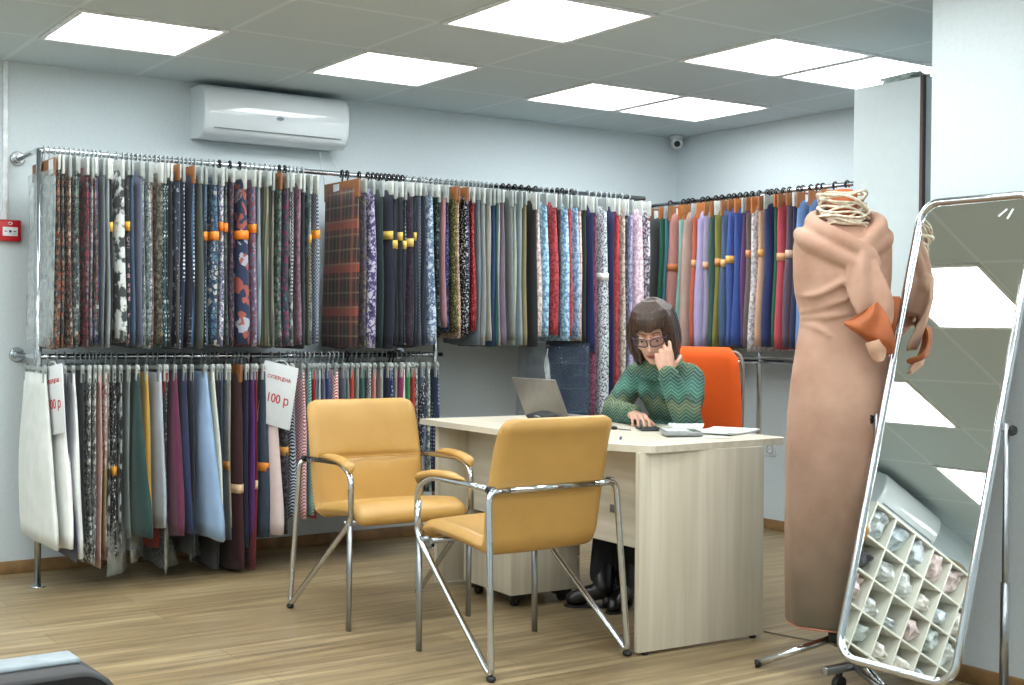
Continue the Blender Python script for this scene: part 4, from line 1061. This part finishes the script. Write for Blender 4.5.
# ------------------------------------------------------------------ mannequin with the pink dress
DX, DY = -2.157, -3.342
def dress_mat():
    t = NT('dusty_pink_velour')
    # colour goes from dusty pink to olive brown towards the hem, with blotches
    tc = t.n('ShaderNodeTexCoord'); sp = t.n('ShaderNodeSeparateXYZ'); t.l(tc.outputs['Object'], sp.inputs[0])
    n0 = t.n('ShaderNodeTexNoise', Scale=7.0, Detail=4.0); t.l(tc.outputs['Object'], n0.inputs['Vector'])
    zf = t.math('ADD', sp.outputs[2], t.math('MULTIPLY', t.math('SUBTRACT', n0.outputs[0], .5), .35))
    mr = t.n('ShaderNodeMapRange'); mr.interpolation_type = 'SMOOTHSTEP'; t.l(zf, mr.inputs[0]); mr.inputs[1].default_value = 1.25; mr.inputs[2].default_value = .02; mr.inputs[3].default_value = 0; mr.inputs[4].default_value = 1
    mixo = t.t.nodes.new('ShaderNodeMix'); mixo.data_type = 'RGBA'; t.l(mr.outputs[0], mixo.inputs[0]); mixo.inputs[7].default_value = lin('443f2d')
    nz = t.n('ShaderNodeTexNoise', Scale=5.0, Detail=5.0, Roughness=.6); t.l(t.co(), nz.inputs['Vector'])
    t.l(t.ramp(nz.outputs[0], [(.32, lin('a47c66')), (.5, lin('b28c78')), (.7, lin('bc9884'))]), mixo.inputs[6]); t.l(mixo.outputs[2], t.b.inputs['Base Color'])
    t.b.inputs['Roughness'].default_value = .8; t.b.inputs['Sheen Weight'].default_value = .3; t.b.inputs['Sheen Tint'].default_value = lin('e0b8a0')
    n2 = t.n('ShaderNodeTexNoise', Scale=300.0); t.l(t.co(), n2.inputs['Vector']); t.bump(n2.outputs[0], .002, .4); return t.m
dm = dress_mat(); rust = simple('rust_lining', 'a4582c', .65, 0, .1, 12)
AZ = R(-128)     # local +x axis of the body's width is screen-right; local -y faces the camera
t = empty('dress_mannequin', (DX, DY, 0), R(-34), 'dressmaker mannequin on a chrome tripod wearing a dusty pink draped dress', 'mannequin')
# local axes: x = body width (screen right), y = depth (away from camera)
def ring(w, d, z, cx=0, cy=0, n_=48, fold=0, ph=0, fq=7):
    return [((w/2+fold*math.sin(fq*a+ph)*(.5+.5*math.sin(a*2+ph)))*math.copysign(abs(math.cos(a))**.9, math.cos(a))+cx, (d/2+fold*math.sin(fq*a+ph+1))*math.sin(a)+cy, z) for a in [2*PI*k/n_ for k in range(n_)]]
rows = [(.172, .355, .30, .0, .004), (.18, .362, .305, 0, .004), (.30, .368, .30, 0, .004), (.50, .375, .29, 0, .003), (.72, .378, .28, 0, .002), (.90, .368, .27, 0, .002), (1.02, .345, .25, 0, .003), (1.12, .315, .22, 0, .004), (1.19, .293, .205, 0, .004),
        (1.225, .288, .20, 0, .003), (1.26, .30, .21, 0, .005), (1.31, .325, .235, 0, .004), (1.37, .335, .25, .0, .003), (1.42, .338, .235, 0, .003), (1.47, .34, .20, 0, .003), (1.505, .325, .165, 0, .003), (1.53, .27, .14, 0, .002), (1.548, .19, .12, 0, .001), (1.558, .13, .11, 0, 0)]
rings = []
for i in range(len(rows)-1):
    for q in range(3):
        s_ = q/3; s_ = s_; a, b = rows[i], rows[i+1]; v = [a[k]+(b[k]-a[k])*s_ for k in range(5)]
        rings.append(ring(v[1], v[2], v[0], 0, 0, fold=v[4], ph=v[0]*3))
rings.append(ring(rows[-1][1], rows[-1][2], rows[-1][0]))
dmb = MB().loft(rings)
MB().loft([ring(.35, .295, .169), ring(.357, .302, .176)]).build('hem_lining', simple('salmon_hem', 'b87860', .7), t)
# waist seam folds
# cowl: several thick diagonal folds round the neck
def tapered(pts, rs, name, mat, n_=14, flat=1.0, sub=4):
    P = [Vector(p) for p in pts]; out = []; ro = []
    N = len(P)
    for i in range(N-1):
        a, b, c, d = P[max(i-1, 0)], P[i], P[i+1], P[min(i+2, N-1)]
        for q in range(sub):
            u = q/sub; out.append(.5*((2*b)+(c-a)*u+(2*a-5*b+4*c-d)*u*u+(3*b-a-3*c+d)*u**3)); ro.append(rs[i]+(rs[i+1]-rs[i])*u)
    out.append(P[-1]); ro.append(rs[-1])
    dmb.tube(out, ro, n_, flat=flat)
tapered([(.075, .05, 1.565), (.02, .085, 1.57), (-.06, .06, 1.575), (-.105, .0, 1.55), (-.085, -.065, 1.515), (-.01, -.105, 1.47), (.06, -.12, 1.43), (.085, -.125, 1.39)], [.03, .03, .032, .038, .042, .043, .036, .02], 'cowl_fold', dm, flat=.75)
tapered([(-.02, .08, 1.555), (.07, .07, 1.572), (.12, .02, 1.558), (.11, -.05, 1.525), (.06, -.095, 1.475), (.035, -.12, 1.43), (.05, -.13, 1.37), (.06, -.135, 1.30)], [.03, .034, .036, .04, .04, .034, .032, .02], 'cowl_fold', dm, flat=.75)
tapered([(-.155, .0, 1.52), (-.14, -.055, 1.49), (-.08, -.10, 1.45), (.0, -.128, 1.41), (.05, -.135, 1.385)], [.024, .032, .034, .026, .012], 'cowl_fold', dm, flat=.8)
tapered([(.158, .0, 1.515), (.135, -.05, 1.49), (.09, -.09, 1.465), (.04, -.12, 1.43)], [.022, .032, .03, .018], 'cowl_fold', dm, flat=.8)
for pts in (((-.148, -.02, 1.245), (-.09, -.085, 1.262), (.0, -.118, 1.30), (.05, -.125, 1.36)), ((-.145, -.02, 1.225), (-.08, -.09, 1.228), (.0, -.106, 1.24)), ((-.16, -.0, 1.31), (-.12, -.085, 1.30), (-.04, -.122, 1.34), (.01, -.128, 1.39)),
            ((.15, -.02, 1.235), (.10, -.08, 1.25), (.05, -.108, 1.30)), ((-.146, -.01, 1.205), (-.10, -.080, 1.19), (-.06, -.10, 1.16))):
    tapered(pts, [.008]+[.011]*(len(pts)-2)+[.005], 'fold', dm, 10)
# hanging tail with rust-lined turned-back end
def cloth_strip(spine, name, mat, th=.006, wav=.006):
    """spine: list of (centre, half-width vector)"""
    rings = []
    def cr(k, i, u):
        a, b, c, d = [Vector(spine[max(0, min(len(spine)-1, j))][k]) for j in (i-1, i, i+1, i+2)]
        return .5*((2*b)+(c-a)*u+(2*a-5*b+4*c-d)*u*u+(3*b-a-3*c+d)*u**3)
    for i in range(len(spine)-1):
        for q in range(6): rings.append((cr(0, i, q/6), cr(1, i, q/6)))
    rings.append((Vector(spine[-1][0]), Vector(spine[-1][1])))
    out = []
    for i, (c, h) in enumerate(rings):
        nn = h.cross(Vector((0, 0, 1))); nn = nn.normalized() if nn.length > 1e-6 else Vector((0, -1, 0))
        f = []; b = []
        for j in range(13):
            u = -1+j/6; w = wav*math.sin(u*5+i*.25)+.012*(1-u*u)
            f.append(c+h*u+nn*(w+th)); b.append(c+h*u+nn*w)
        out.append(f+b[::-1])
    if name == 'draped_tail': dmb.loft(out); return
    return MB().loft(out).build(name, mat, t)
cloth_strip([((.035, -.115, 1.46), (.03, -.005, .012)), ((.03, -.135, 1.40), (.05, -.006, .014)), ((.045, -.146, 1.33), (.066, -.008, .012)), ((.064, -.152, 1.27), (.070, -.01, -.002)), ((.066, -.152, 1.215), (.058, -.01, -.03)), ((.06, -.150, 1.18), (.036, -.008, -.035))], 'draped_tail', dm, .014, .010)
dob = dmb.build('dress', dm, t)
md = dob.modifiers.new('remesh', 'REMESH'); md.mode = 'VOXEL'; md.voxel_size = .0065; md.use_smooth_shade = True
ms = dob.modifiers.new('smooth', 'SMOOTH'); ms.factor = .5; ms.iterations = 7
cloth_strip([((.052, -.178, 1.265), (.020, -.004, .014)), ((.045, -.190, 1.235), (.050, -.006, .006)), ((.038, -.196, 1.200), (.076, -.008, -.010)), ((.052, -.196, 1.165), (.074, -.01, -.026)), ((.075, -.178, 1.135), (.052, -.008, -.026)), ((.09, -.174, 1.112), (.016, -.004, -.008))], 'rust_lined_flap', rust, .006, .010)
cloth_strip([((.055, -.200, 1.150), (.026, -.003, .008)), ((.066, -.200, 1.125), (.028, -.004, .008)), ((.078, -.186, 1.098), (.022, -.003, .008)), ((.086, -.184, 1.082), (.010, -.002, .004))], 'turned_cuff', simple('cuff_pink', 'c8a088', .8, 0, .05), .005, .003)
# right-hand tail that swings in front of the mirror
cloth_strip([((.150, -.06, 1.30), (.02, -.03, 0)), ((.168, -.09, 1.22), (.026, -.035, 0)), ((.172, -.11, 1.14), (.03, -.04, -.004)), ((.168, -.12, 1.08), (.02, -.028, -.01))], 'rust_lined_flap', rust, .008, .006)
# neck block and wrapped cords
MB().loft([ring(.115, .11, 1.55), ring(.10, .10, 1.60), ring(.095, .095, 1.655), ring(.06, .06, 1.668)]).build('neck_block', simple('neck_rust', 'b05c2c', .6, 0, .1), t)
cord = simple('cream_cord', 'd8ccb8', .6, 0, .15, 60); cordm = MB(); r = random.Random(4)
for k in range(17):
    cz = 1.555+.085*r.random(); rad = .082-.25*max(0, cz-1.60)+r.uniform(-.006, .010); tx, ty = r.uniform(-.38, .38), r.uniform(-.38, .38); ph = r.uniform(0, 6)
    cordm.tube([(rad*math.cos(a), rad*math.sin(a), cz+tx*rad*math.cos(a)+ty*rad*math.sin(a)+.006*math.sin(3*a+ph)) for a in [2*PI*q/28 for q in range(28)]], r.uniform(.0035, .006), 6, closed=True)
ob = cordm.build('necklace_cords', cord); ob.location = (DX, DY, 0); ob.rotation_euler = (0, 0, R(-34)); tag(ob, 'tangle of cream cord necklaces wrapped round the mannequin neck', 'necklaces')
# stand
MB().cyl((0, 0, .09), (0, 0, .20), .016).build('pole', chrome, t)
g = MB(); g.cyl((0, 0, .105), (0, 0, .15), .035, 16); g.build('hub', black_pl, t)
hb = Vector((0, 0, .115))
Rz = Matrix.Rotation(R(34), 4, 'Z')
for ang_ in (0, 120, 240):
    base = Rz @ Vector((-2.32-DX, -3.18-DY, 0)); L_ = .27
    d = base.normalized(); d = Matrix.Rotation(R(ang_), 4, 'Z') @ d
    g = MB(); g.tube([hb+d*.02, Vector((d.x*L_, d.y*L_, .016))], .0135, 14); lg = g.build('leg', chrome, t)
    g = MB(); g.tube([Vector((d.x*(L_-.004), d.y*(L_-.004), .0165)), Vector((d.x*(L_+.012), d.y*(L_+.012), .013))], .0142, 14); g.build('end_cap', black_pl, lg)
# ------------------------------------------------------------------ seated woman
PO = Vector((-1.60, -1.95, 0))
def Wl(p): return Vector(p)-PO
pt = empty('person', tuple(PO), 0, 'woman with brown bob and glasses in green zigzag sweater, hand at face, at desk', 'person')
def skinmat(name, a, b):
    t = NT(name); nz = t.n('ShaderNodeTexNoise', Scale=18.0, Detail=3.0); t.l(t.co(), nz.inputs['Vector'])
    t.l(t.ramp(nz.outputs[0], [(.3, lin(a)), (.7, lin(b))]), t.b.inputs['Base Color']); t.b.inputs['Roughness'].default_value = .5
    t.b.inputs['Subsurface Weight'].default_value = .08; t.b.inputs['Subsurface Scale'].default_value = .01; return t.m
skm = skinmat('skin', 'c0937c', 'd0a48e')
def remeshed(mb, name, mat, parent, vox, smooth=4):
    ob = mb.build(name, mat, parent)
    md = ob.modifiers.new('remesh', 'REMESH'); md.mode = 'VOXEL'; md.voxel_size = vox; md.use_smooth_shade = True
    if smooth:
        s_ = ob.modifiers.new('smooth', 'SMOOTH'); s_.factor = .5; s_.iterations = smooth
    return ob
def limb(m, pts, rs, sub=3, n_=14):
    P = [Wl(p) for p in pts]; out = []; ro = []; N = len(P)
    for i in range(N-1):
        a, b, c, d = P[max(i-1, 0)], P[i], P[i+1], P[min(i+2, N-1)]
        for q in range(sub):
            u = q/sub; out.append(.5*((2*b)+(c-a)*u+(2*a-5*b+4*c-d)*u*u+(3*b-a-3*c+d)*u**3)); ro.append(rs[i]+(rs[i+1]-rs[i])*u)
    out.append(P[-1]); ro.append(rs[-1]); m.tube(out, ro, n_)
    m.ball(out[0], rs[0]*.98, seg=n_, rg=8); m.ball(out[-1], rs[-1]*.98, seg=n_, rg=8)
# head frame
hc = Vector((-1.905, -2.045, 1.165)); hf_ = Vector((-.76, -.60, -.40)).normalized(); hr_ = hf_.cross(Vector((0, 0, 1))).normalized()
tilt = Matrix.Rotation(R(4), 3, hf_); hr_ = tilt @ hr_; hu_ = hr_.cross(hf_).normalized()
KH = 1.10
HM = Matrix(((hr_.x, hf_.x, hu_.x), (hr_.y, hf_.y, hu_.y), (hr_.z, hf_.z, hu_.z)))
def hp(x, y, z): return hc+HM @ (Vector((x, y, z))*KH)
def hball(m, c, r): m.ball(Wl(hp(*c)), tuple(q*KH for q in ((r,)*3 if isinstance(r, (int, float)) else r)), HM, 24, 14)
b = MB()
hball(b, (0, -.012, .03), (.074, .094, .086)); hball(b, (0, .018, -.02), (.064, .072, .078)); hball(b, (0, .036, -.07), (.046, .044, .038)); hball(b, (0, .058, -.094), (.024, .022, .018))
for s_ in (-1, 1):
    hball(b, (s_*.036, .056, -.028), (.022, .02, .022)); hball(b, (s_*.028, .075, .03), (.024, .014, .008)); hball(b, (s_*.074, -.008, -.01), (.01, .02, .03))
limb(b, [hp(0, .088, .018), hp(0, .098, -.008), hp(0, .108, -.03)], [.007, .0085, .0125]); 
for s_ in (-1, 1): hball(b, (s_*.011, .096, -.033), (.008, .01, .007))
hball(b, (0, .082, -.062), (.02, .012, .009)); hball(b, (0, .078, -.05), (.024, .014, .01))
NB = Vector((-1.79, -1.965, 1.0))
limb(b, [hp(0, -.02, -.05), hp(0, -.03, -.09), NB], [.052, .05, .055])
# trunk and limbs under the clothes
b.ball(Wl((-1.69, -1.94, .90)), (.09, .15, .13)); b.ball(Wl((-1.655, -1.92, .72)), (.09, .13, .15)); b.ball(Wl((-1.54, -1.93, .54)), (.13, .165, .11))
SL, SR = (-1.755, -2.115, .965), (-1.775, -1.775, .965); EL, ER = (-1.885, -2.235, .812), (-1.885, -1.745, .808); WLh, WRh = (-1.99, -2.235, .995), (-1.965, -1.985, .805)
for Sx, E_, W_h in ((SL, EL, WLh), (SR, ER, WRh)):
    limb(b, [(NB.x+.03, NB.y, NB.z-.03), Sx, E_, W_h], [.05, .045, .036, .026])
KL, KR = (-2.0, -2.09, .52), (-2.02, -1.92, .52); AL, AR = (-2.10, -2.09, .12), (-2.20, -2.06, .12)
for Hx, K_, A_ in (((-1.56, -2.02, .53), KL, AL), ((-1.56, -1.84, .53), KR, AR)): limb(b, [Hx, K_, A_], [.072, .042, .028])
def finger(m, base, d, nrm, lens, bends, r, spread=None):
    p = Vector(base); d = Vector(d).normalized(); nrm = Vector(nrm).normalized(); ax = d.cross(nrm).normalized(); pts = [p.copy()]
    for L_, bd in zip(lens, bends):
        d = Matrix.Rotation(R(bd), 3, ax) @ d; p = p+d*L_; pts.append(p.copy())
    n_ = len(pts)
    limb(m, pts, [r*(1-.11*i) for i in range(n_)], 3, 10); return pts[-1], d
def hand(m, wrist, D, N, bends, side, thumb, sc=1.0, spr=.05):
    """D: wrist->knuckles, N: palm side normal, side: +1 if the thumb is on the D x N side"""
    w = Vector(wrist); D = Vector(D).normalized(); N = Vector(N); N = (N-D*N.dot(D)).normalized(); A = D.cross(N).normalized()*side
    ends = []
    for i, (off, ln, pl) in enumerate(((.030, (.042, .025, .02), .088), (.010, (.045, .029, .021), .092), (-.010, (.042, .027, .02), .087), (-.029, (.033, .02, .018), .078))):
        kn = w+(D*pl+A*off)*sc
        limb(m, [w+A*off*.55*sc+D*.005, w+(D*pl*.55+A*off*.9)*sc, kn], [.0135*sc, .0125*sc, .0105*sc], 2, 10)
        d = D+A*(spr*(1.5-i))
        ends.append(finger(m, kn, d, N, [q*sc for q in ln], bends[i], (.0088 if i < 3 else .0076)*sc))
    tb = w+(D*.022+A*.026)*sc+N*.006
    finger(m, tb, D*.62+A*.68+N*.25, (N-A*.5), [.038*sc, .03*sc, .025*sc], thumb, .0108*sc)
    return ends
endsL = hand(b, WLh, (.02, .30, .95), (.62, .75, -.2), ((28, 30, 18), (48, 58, 30), (58, 66, 30), (64, 66, 30)), -1, (8, 18, 20), 1.04)
endsR = hand(b, WRh, (-.42, -.88, -.02), (0, 0, -1), ((18, 30, 18), (24, 36, 22), (28, 40, 24), (32, 44, 26)), 1, (5, 12, 14), 1.02)
body = remeshed(b, 'body', skm, pt, .0042, 3)
# face details
lip = MB(); hball(lip, (0, .0915, -.0600), (.020, .006, .0042)); hball(lip, (0, .0905, -.0670), (.016, .006, .0042)); lip.build('lips', simple('lip_rose', '9a4c48', .45), body)
for s_ in (-1, 1):
    e = MB(); hball(e, (s_*.031, .080, .008), .0115); eb = e.build('eye', simple('eye_white', 'd8d4cc', .2), body)
    e = MB(); hball(e, (s_*.031, .0885, .003), (.0052, .0042, .0052)); e.build('iris', simple('iris_brown', '2c1c14', .15), eb)
    e = MB(); hball(e, (s_*.031, .0825, .0125), (.0140, .0125, .0100)); e.build('eyelid', skm, eb)
    e = MB(); e.tube([Wl(hp(s_*x, y, z)) for x, y, z in ((.014, .095, .032), (.03, .094, .038), (.048, .082, .033))], .0022, 6); e.build('eyebrow', simple('brow_brown', '3a281c', .8), body)
# glasses
gm = simple('glasses_purple', '3c2c44', .25); g = MB()
def lens(s_):
    pts = []
    for k in range(24):
        a = 2*PI*k/24; x = .0335+.028*math.copysign(abs(math.cos(a))**.7, math.cos(a)); z = .0+.0165*math.copysign(abs(math.sin(a))**.7, math.sin(a)); z += .006*(x-.0335)/.028
        pts.append(Wl(hp(s_*x, .107-.25*max(0, x-.03), z+.004)))
    return pts
for s_ in (-1, 1): g.tube(lens(s_), .0024, 6, closed=True)
g.tube([Wl(hp(-.007, .109, .012)), Wl(hp(0, .112, .014)), Wl(hp(.007, .109, .012))], .002, 6)
for s_ in (-1, 1): g.tube([Wl(hp(s_*.061, .100, .016)), Wl(hp(s_*.072, .07, .016)), Wl(hp(s_*.076, .0, .012)), Wl(hp(s_*.076, -.02, .0))], .0028, 6)
gl_ = g.build('glasses', gm, pt)
lensm = NT('spectacle_lens'); lensm.b.inputs['Base Color'].default_value = lin('4c4858'); lensm.b.inputs['Alpha'].default_value = .10; lensm.b.inputs['Roughness'].default_value = .05
for s_ in (-1, 1):
    q = MB(); L_ = lens(s_); q.loft([[p+hf_*d for p in L_] for d in (-.0006, .0006)], smooth=False); q.build('lens', lensm.m, gl_)
# ring
rg_ = MB(); kx = Vector(WLh)
# hair: crown cap plus many locks, grown together
hm_ = NT('brown_hair'); nz = hm_.n('ShaderNodeTexNoise', Scale=1.0, Detail=4.0); hm_.l(hm_.co((160, 160, 14)), nz.inputs['Vector'])
hm_.l(hm_.ramp(nz.outputs[0], [(.3, lin('20140e')), (.55, lin('3c281c')), (.75, lin('5c4230'))]), hm_.b.inputs['Base Color']); hm_.b.inputs['Roughness'].default_value = .38; hm_.bump(nz.outputs[0], .004, .6)
h = MB(); hball(h, (0, -.022, .044), (.083, .098, .084)); hball(h, (0, -.05, -.0), (.080, .068, .09))
for k in range(44):
    a = -PI/2+ (k/43-.5)*2*R(136)      # around the back, from temple to temple
    ca, sa = math.cos(a), math.sin(a)
    jit = rnd.uniform(-.004, .004)
    rx, ry = .082+jit, .098+jit
    x, y = rx*ca, -.018+ry*sa
    side = abs(ca)
    zb = -.112+rnd.uniform(-.008, .008)+.01*side
    top = (x*.35, y*.4-.01, .122)
    limb(h, [hp(*top), hp(x*.86, y*.86, .085), hp(x*1.02, y*1.02, .02), hp(x*1.05, y*1.03-.002, -.05), hp(x*.93, y*.98+.004*side, zb)], [.012, .015, .0145, .014, .006], 2, 8)
for k in range(15):                     # fringe
    u = -1+2*k/14; x = u*.072; y = .088-.042*u*u
    limb(h, [hp(x*.3, .0, .126), hp(x*.85, y*.68, .104), hp(x, y*.98, .066), hp(x*1.02, y+.006, .041+.004*abs(u)+rnd.uniform(-.008, .007))], [.012, .012, .0095, .003], 2, 8)
for s_ in (-1, 1):                      # long side locks framing the cheeks
    for q, (yy, zz) in enumerate(((.052, -.075), (.036, -.105), (.018, -.12), (0, -.118))):
        limb(h, [hp(s_*.03, .0, .122), hp(s_*.074, yy*.7, .075), hp(s_*.085, yy, .02), hp(s_*.086, yy+.004, -.04), hp(s_*.074, yy+.014, zz)], [.012, .013, .0125, .012, .006], 2, 8)
remeshed(h, 'hair', hm_.m, pt, .0040, 1)
# sweater
t = NT('zigzag_knit'); tc = t.n('ShaderNodeTexCoord'); s = t.n('ShaderNodeSeparateXYZ'); t.l(tc.outputs['Object'], s.inputs[0])
yy = t.math('SUBTRACT', s.outputs[1], t.math('MULTIPLY', s.outputs[0], .8))
zg = t.math('MULTIPLY', t.math('PINGPONG', t.math('MULTIPLY', yy, 27.0), 1.0), .026)
hz = t.math('ADD', s.outputs[2], zg)
nzs = t.n('ShaderNodeTexNoise', Scale=5.0); t.l(tc.outputs['Object'], nzs.inputs['Vector'])
f1 = t.math('FRACT', t.math('MULTIPLY', hz, 5.2)); f2 = t.math('FRACT', t.math('MULTIPLY', hz, 64.0))
broad = t.ramp(f1, [(0, lin('46807a')), (.18, lin('2c4c4c')), (.36, lin('52684c')), (.52, lin('84845c')), (.66, lin('304844')), (.82, lin('549484')), (1, lin('46807a'))])
fine = t.ramp(f2, [(0, lin('16302e')), (.35, lin('24443e')), (.5, lin('9aa880')), (.62, lin('5c8c7c')), (1, lin('1c3432'))])
t.l(t.mix(.52, broad, fine), t.b.inputs['Base Color']); t.b.inputs['Roughness'].default_value = .9
wn = t.n('ShaderNodeTexNoise', Scale=240.0); t.l(tc.outputs['Object'], wn.inputs['Vector']); t.bump(wn.outputs[0], .004, .6)
w = MB()
w.ball(Wl((-1.70, -1.94, .89)), (.115, .172, .15)); w.ball(Wl((-1.755, -1.945, .955)), (.085, .17, .075)); w.ball(Wl((-1.665, -1.915, .72)), (.11, .155, .19)); w.ball(Wl((-1.60, -1.92, .60)), (.12, .165, .10))
w.ball(Wl((-1.77, -2.0, .90)), (.06, .06, .06)); w.ball(Wl((-1.78, -1.88, .90)), (.06, .06, .06))
def toward(a, b_, s_): return tuple(Vector(a).lerp(Vector(b_), s_))
limb(w, [(-1.76, -2.05, .975), SL, toward(SL, EL, .55), EL, toward(EL, WLh, .5), toward(EL, WLh, .97)], [.06, .066, .062, .058, .052, .043], 4, 18)
limb(w, [(-1.77, -1.84, .975), SR, toward(SR, ER, .55), ER, toward(ER, WRh, .5), toward(ER, WRh, .93)], [.06, .064, .06, .055, .05, .040], 4, 18)
limb(w, [(-1.76, -1.95, .975), (-1.80, -1.965, 1.01)], [.09, .078], 3, 20)
for k, (z, r_, th) in enumerate(((1.012, .080, .030), (1.038, .074, .028), (1.062, .066, .022))):
    w.tube([Wl((-1.808-.012*k+r_*math.cos(a)*1.02, -1.975-.006*k+r_*math.sin(a), z-.028*(-math.cos(a))*-1*(-1)+.006*math.sin(3*a+k))) for a in [2*PI*q/24 for q in range(24)]], th, 10, closed=True)
sw = remeshed(w, 'sweater', t.m, pt, .007, 5)
for a_, c_, r_, th in ((EL, WLh, .038, .009), (ER, WRh, .036, .008)):
    c0_ = Vector(toward(a_, c_, .95)); d = (Vector(c_)-Vector(a_)).normalized(); e1 = d.orthogonal().normalized(); e2 = d.cross(e1)
    MB().tube([Wl(c0_+(e1*math.cos(q)+e2*math.sin(q))*r_) for q in [2*PI*k/20 for k in range(20)]], th, 8, closed=True).build('cuff', t.m, sw)
# trousers and boots
blkc = simple('black_trousers', '15151a', .85, 0, .1); lb = simple('black_boot_leather', '100e10', .3, 0, .05, 12)
tr = MB(); tr.ball(Wl((-1.54, -1.93, .53)), (.15, .185, .095))
for Hx, K_, A_ in (((-1.56, -2.02, .54), KL, AL), ((-1.56, -1.84, .54), KR, AR)): limb(tr, [Hx, K_, toward(K_, A_, .4), toward(K_, A_, .97)], [.096, .078, .062, .050], 4, 18)
remeshed(tr, 'trousers', blkc, pt, .008, 4)
for A_, K_, heel, toe in ((AL, KL, (-2.10, -2.12, 0), (-2.27, -2.215, 0)), (AR, KR, (-2.19, -2.10, 0), (-2.33, -1.975, 0))):
    bt = MB(); he = Vector(heel); to = Vector(toe); d = (to-he).normalized(); up = Vector((0, 0, 1))
    limb(bt, [toward(K_, A_, .6), toward(K_, A_, .85), he+d*.02+up*.09], [.056, .052, .042], 4, 16)
    limb(bt, [he+d*.01+up*.075, he+d*.08+up*.058, he+d*.15+up*.032, to-d*.03+up*.026], [.036, .036, .033, .022], 4, 16)
    bo_ = remeshed(bt, 'boot', lb, pt, .0055, 3)
    q = MB(); q.tube([Wl(he+up*.05), Wl(he+up*.002)], [.028, .021], 14); q.build('boot_heel', black_pl, bo_)
    q = MB(); e2 = d.cross(up)
    ring1 = [(0.02, -.026), (.09, -.030), (.15, -.036), (.185, -.026), (.20, 0), (.185, .026), (.15, .036), (.09, .030), (.02, .026)]
    L0 = (to-he).length/.20
    q.loft([[Wl(he+d*(x*L0)+e2*y+up*(z+(.03 if x < .08 else 0)*.0)) for x, y in ring1] for z in (.001, .011)], smooth=False); q.build('sole', black_pl, bo_)
# finger ring
fr0 = Vector(WLh)
# ------------------------------------------------------------------ camera, light, view
def make_camera():
    F = 1310.4047; yaw, pitch, roll = .9774, -.0111, .0083
    C = Vector((-5.6311, -6.4582, 1.1821))
    cy, sy, cp, sp = math.cos(yaw), math.sin(yaw), math.cos(pitch), math.sin(pitch)
    f = Vector((cy*cp, sy*cp, sp)); r = Vector((sy, -cy, 0)); u = r.cross(f)
    r2 = r*math.cos(roll)+u*math.sin(roll); u2 = -r*math.sin(roll)+u*math.cos(roll)
    cam = bpy.data.cameras.new('camera'); cam.sensor_width = 36; cam.sensor_fit = 'HORIZONTAL'; cam.lens = F*36/1024; cam.clip_start = .05; cam.clip_end = 60
    o = bpy.data.objects.new('camera', cam); col.objects.link(o)
    b = -f
    o.matrix_world = Matrix(((r2.x, u2.x, b.x, C.x), (r2.y, u2.y, b.y, C.y), (r2.z, u2.z, b.z, C.z), (0, 0, 0, 1)))
    cam.dof.use_dof = False
    bpy.context.scene.camera = o
make_camera()
w = bpy.data.worlds.new('world'); bpy.context.scene.world = w; w.use_nodes = True
w.node_tree.nodes['Background'].inputs[0].default_value = (.8, .9, 1, 1); w.node_tree.nodes['Background'].inputs[1].default_value = .1
sc = bpy.context.scene
sc.view_settings.view_transform = 'Standard'; sc.view_settings.look = 'None'; sc.view_settings.gamma = 1; sc.view_settings.use_curve_mapping = False
sc.view_settings.exposure = 0.0
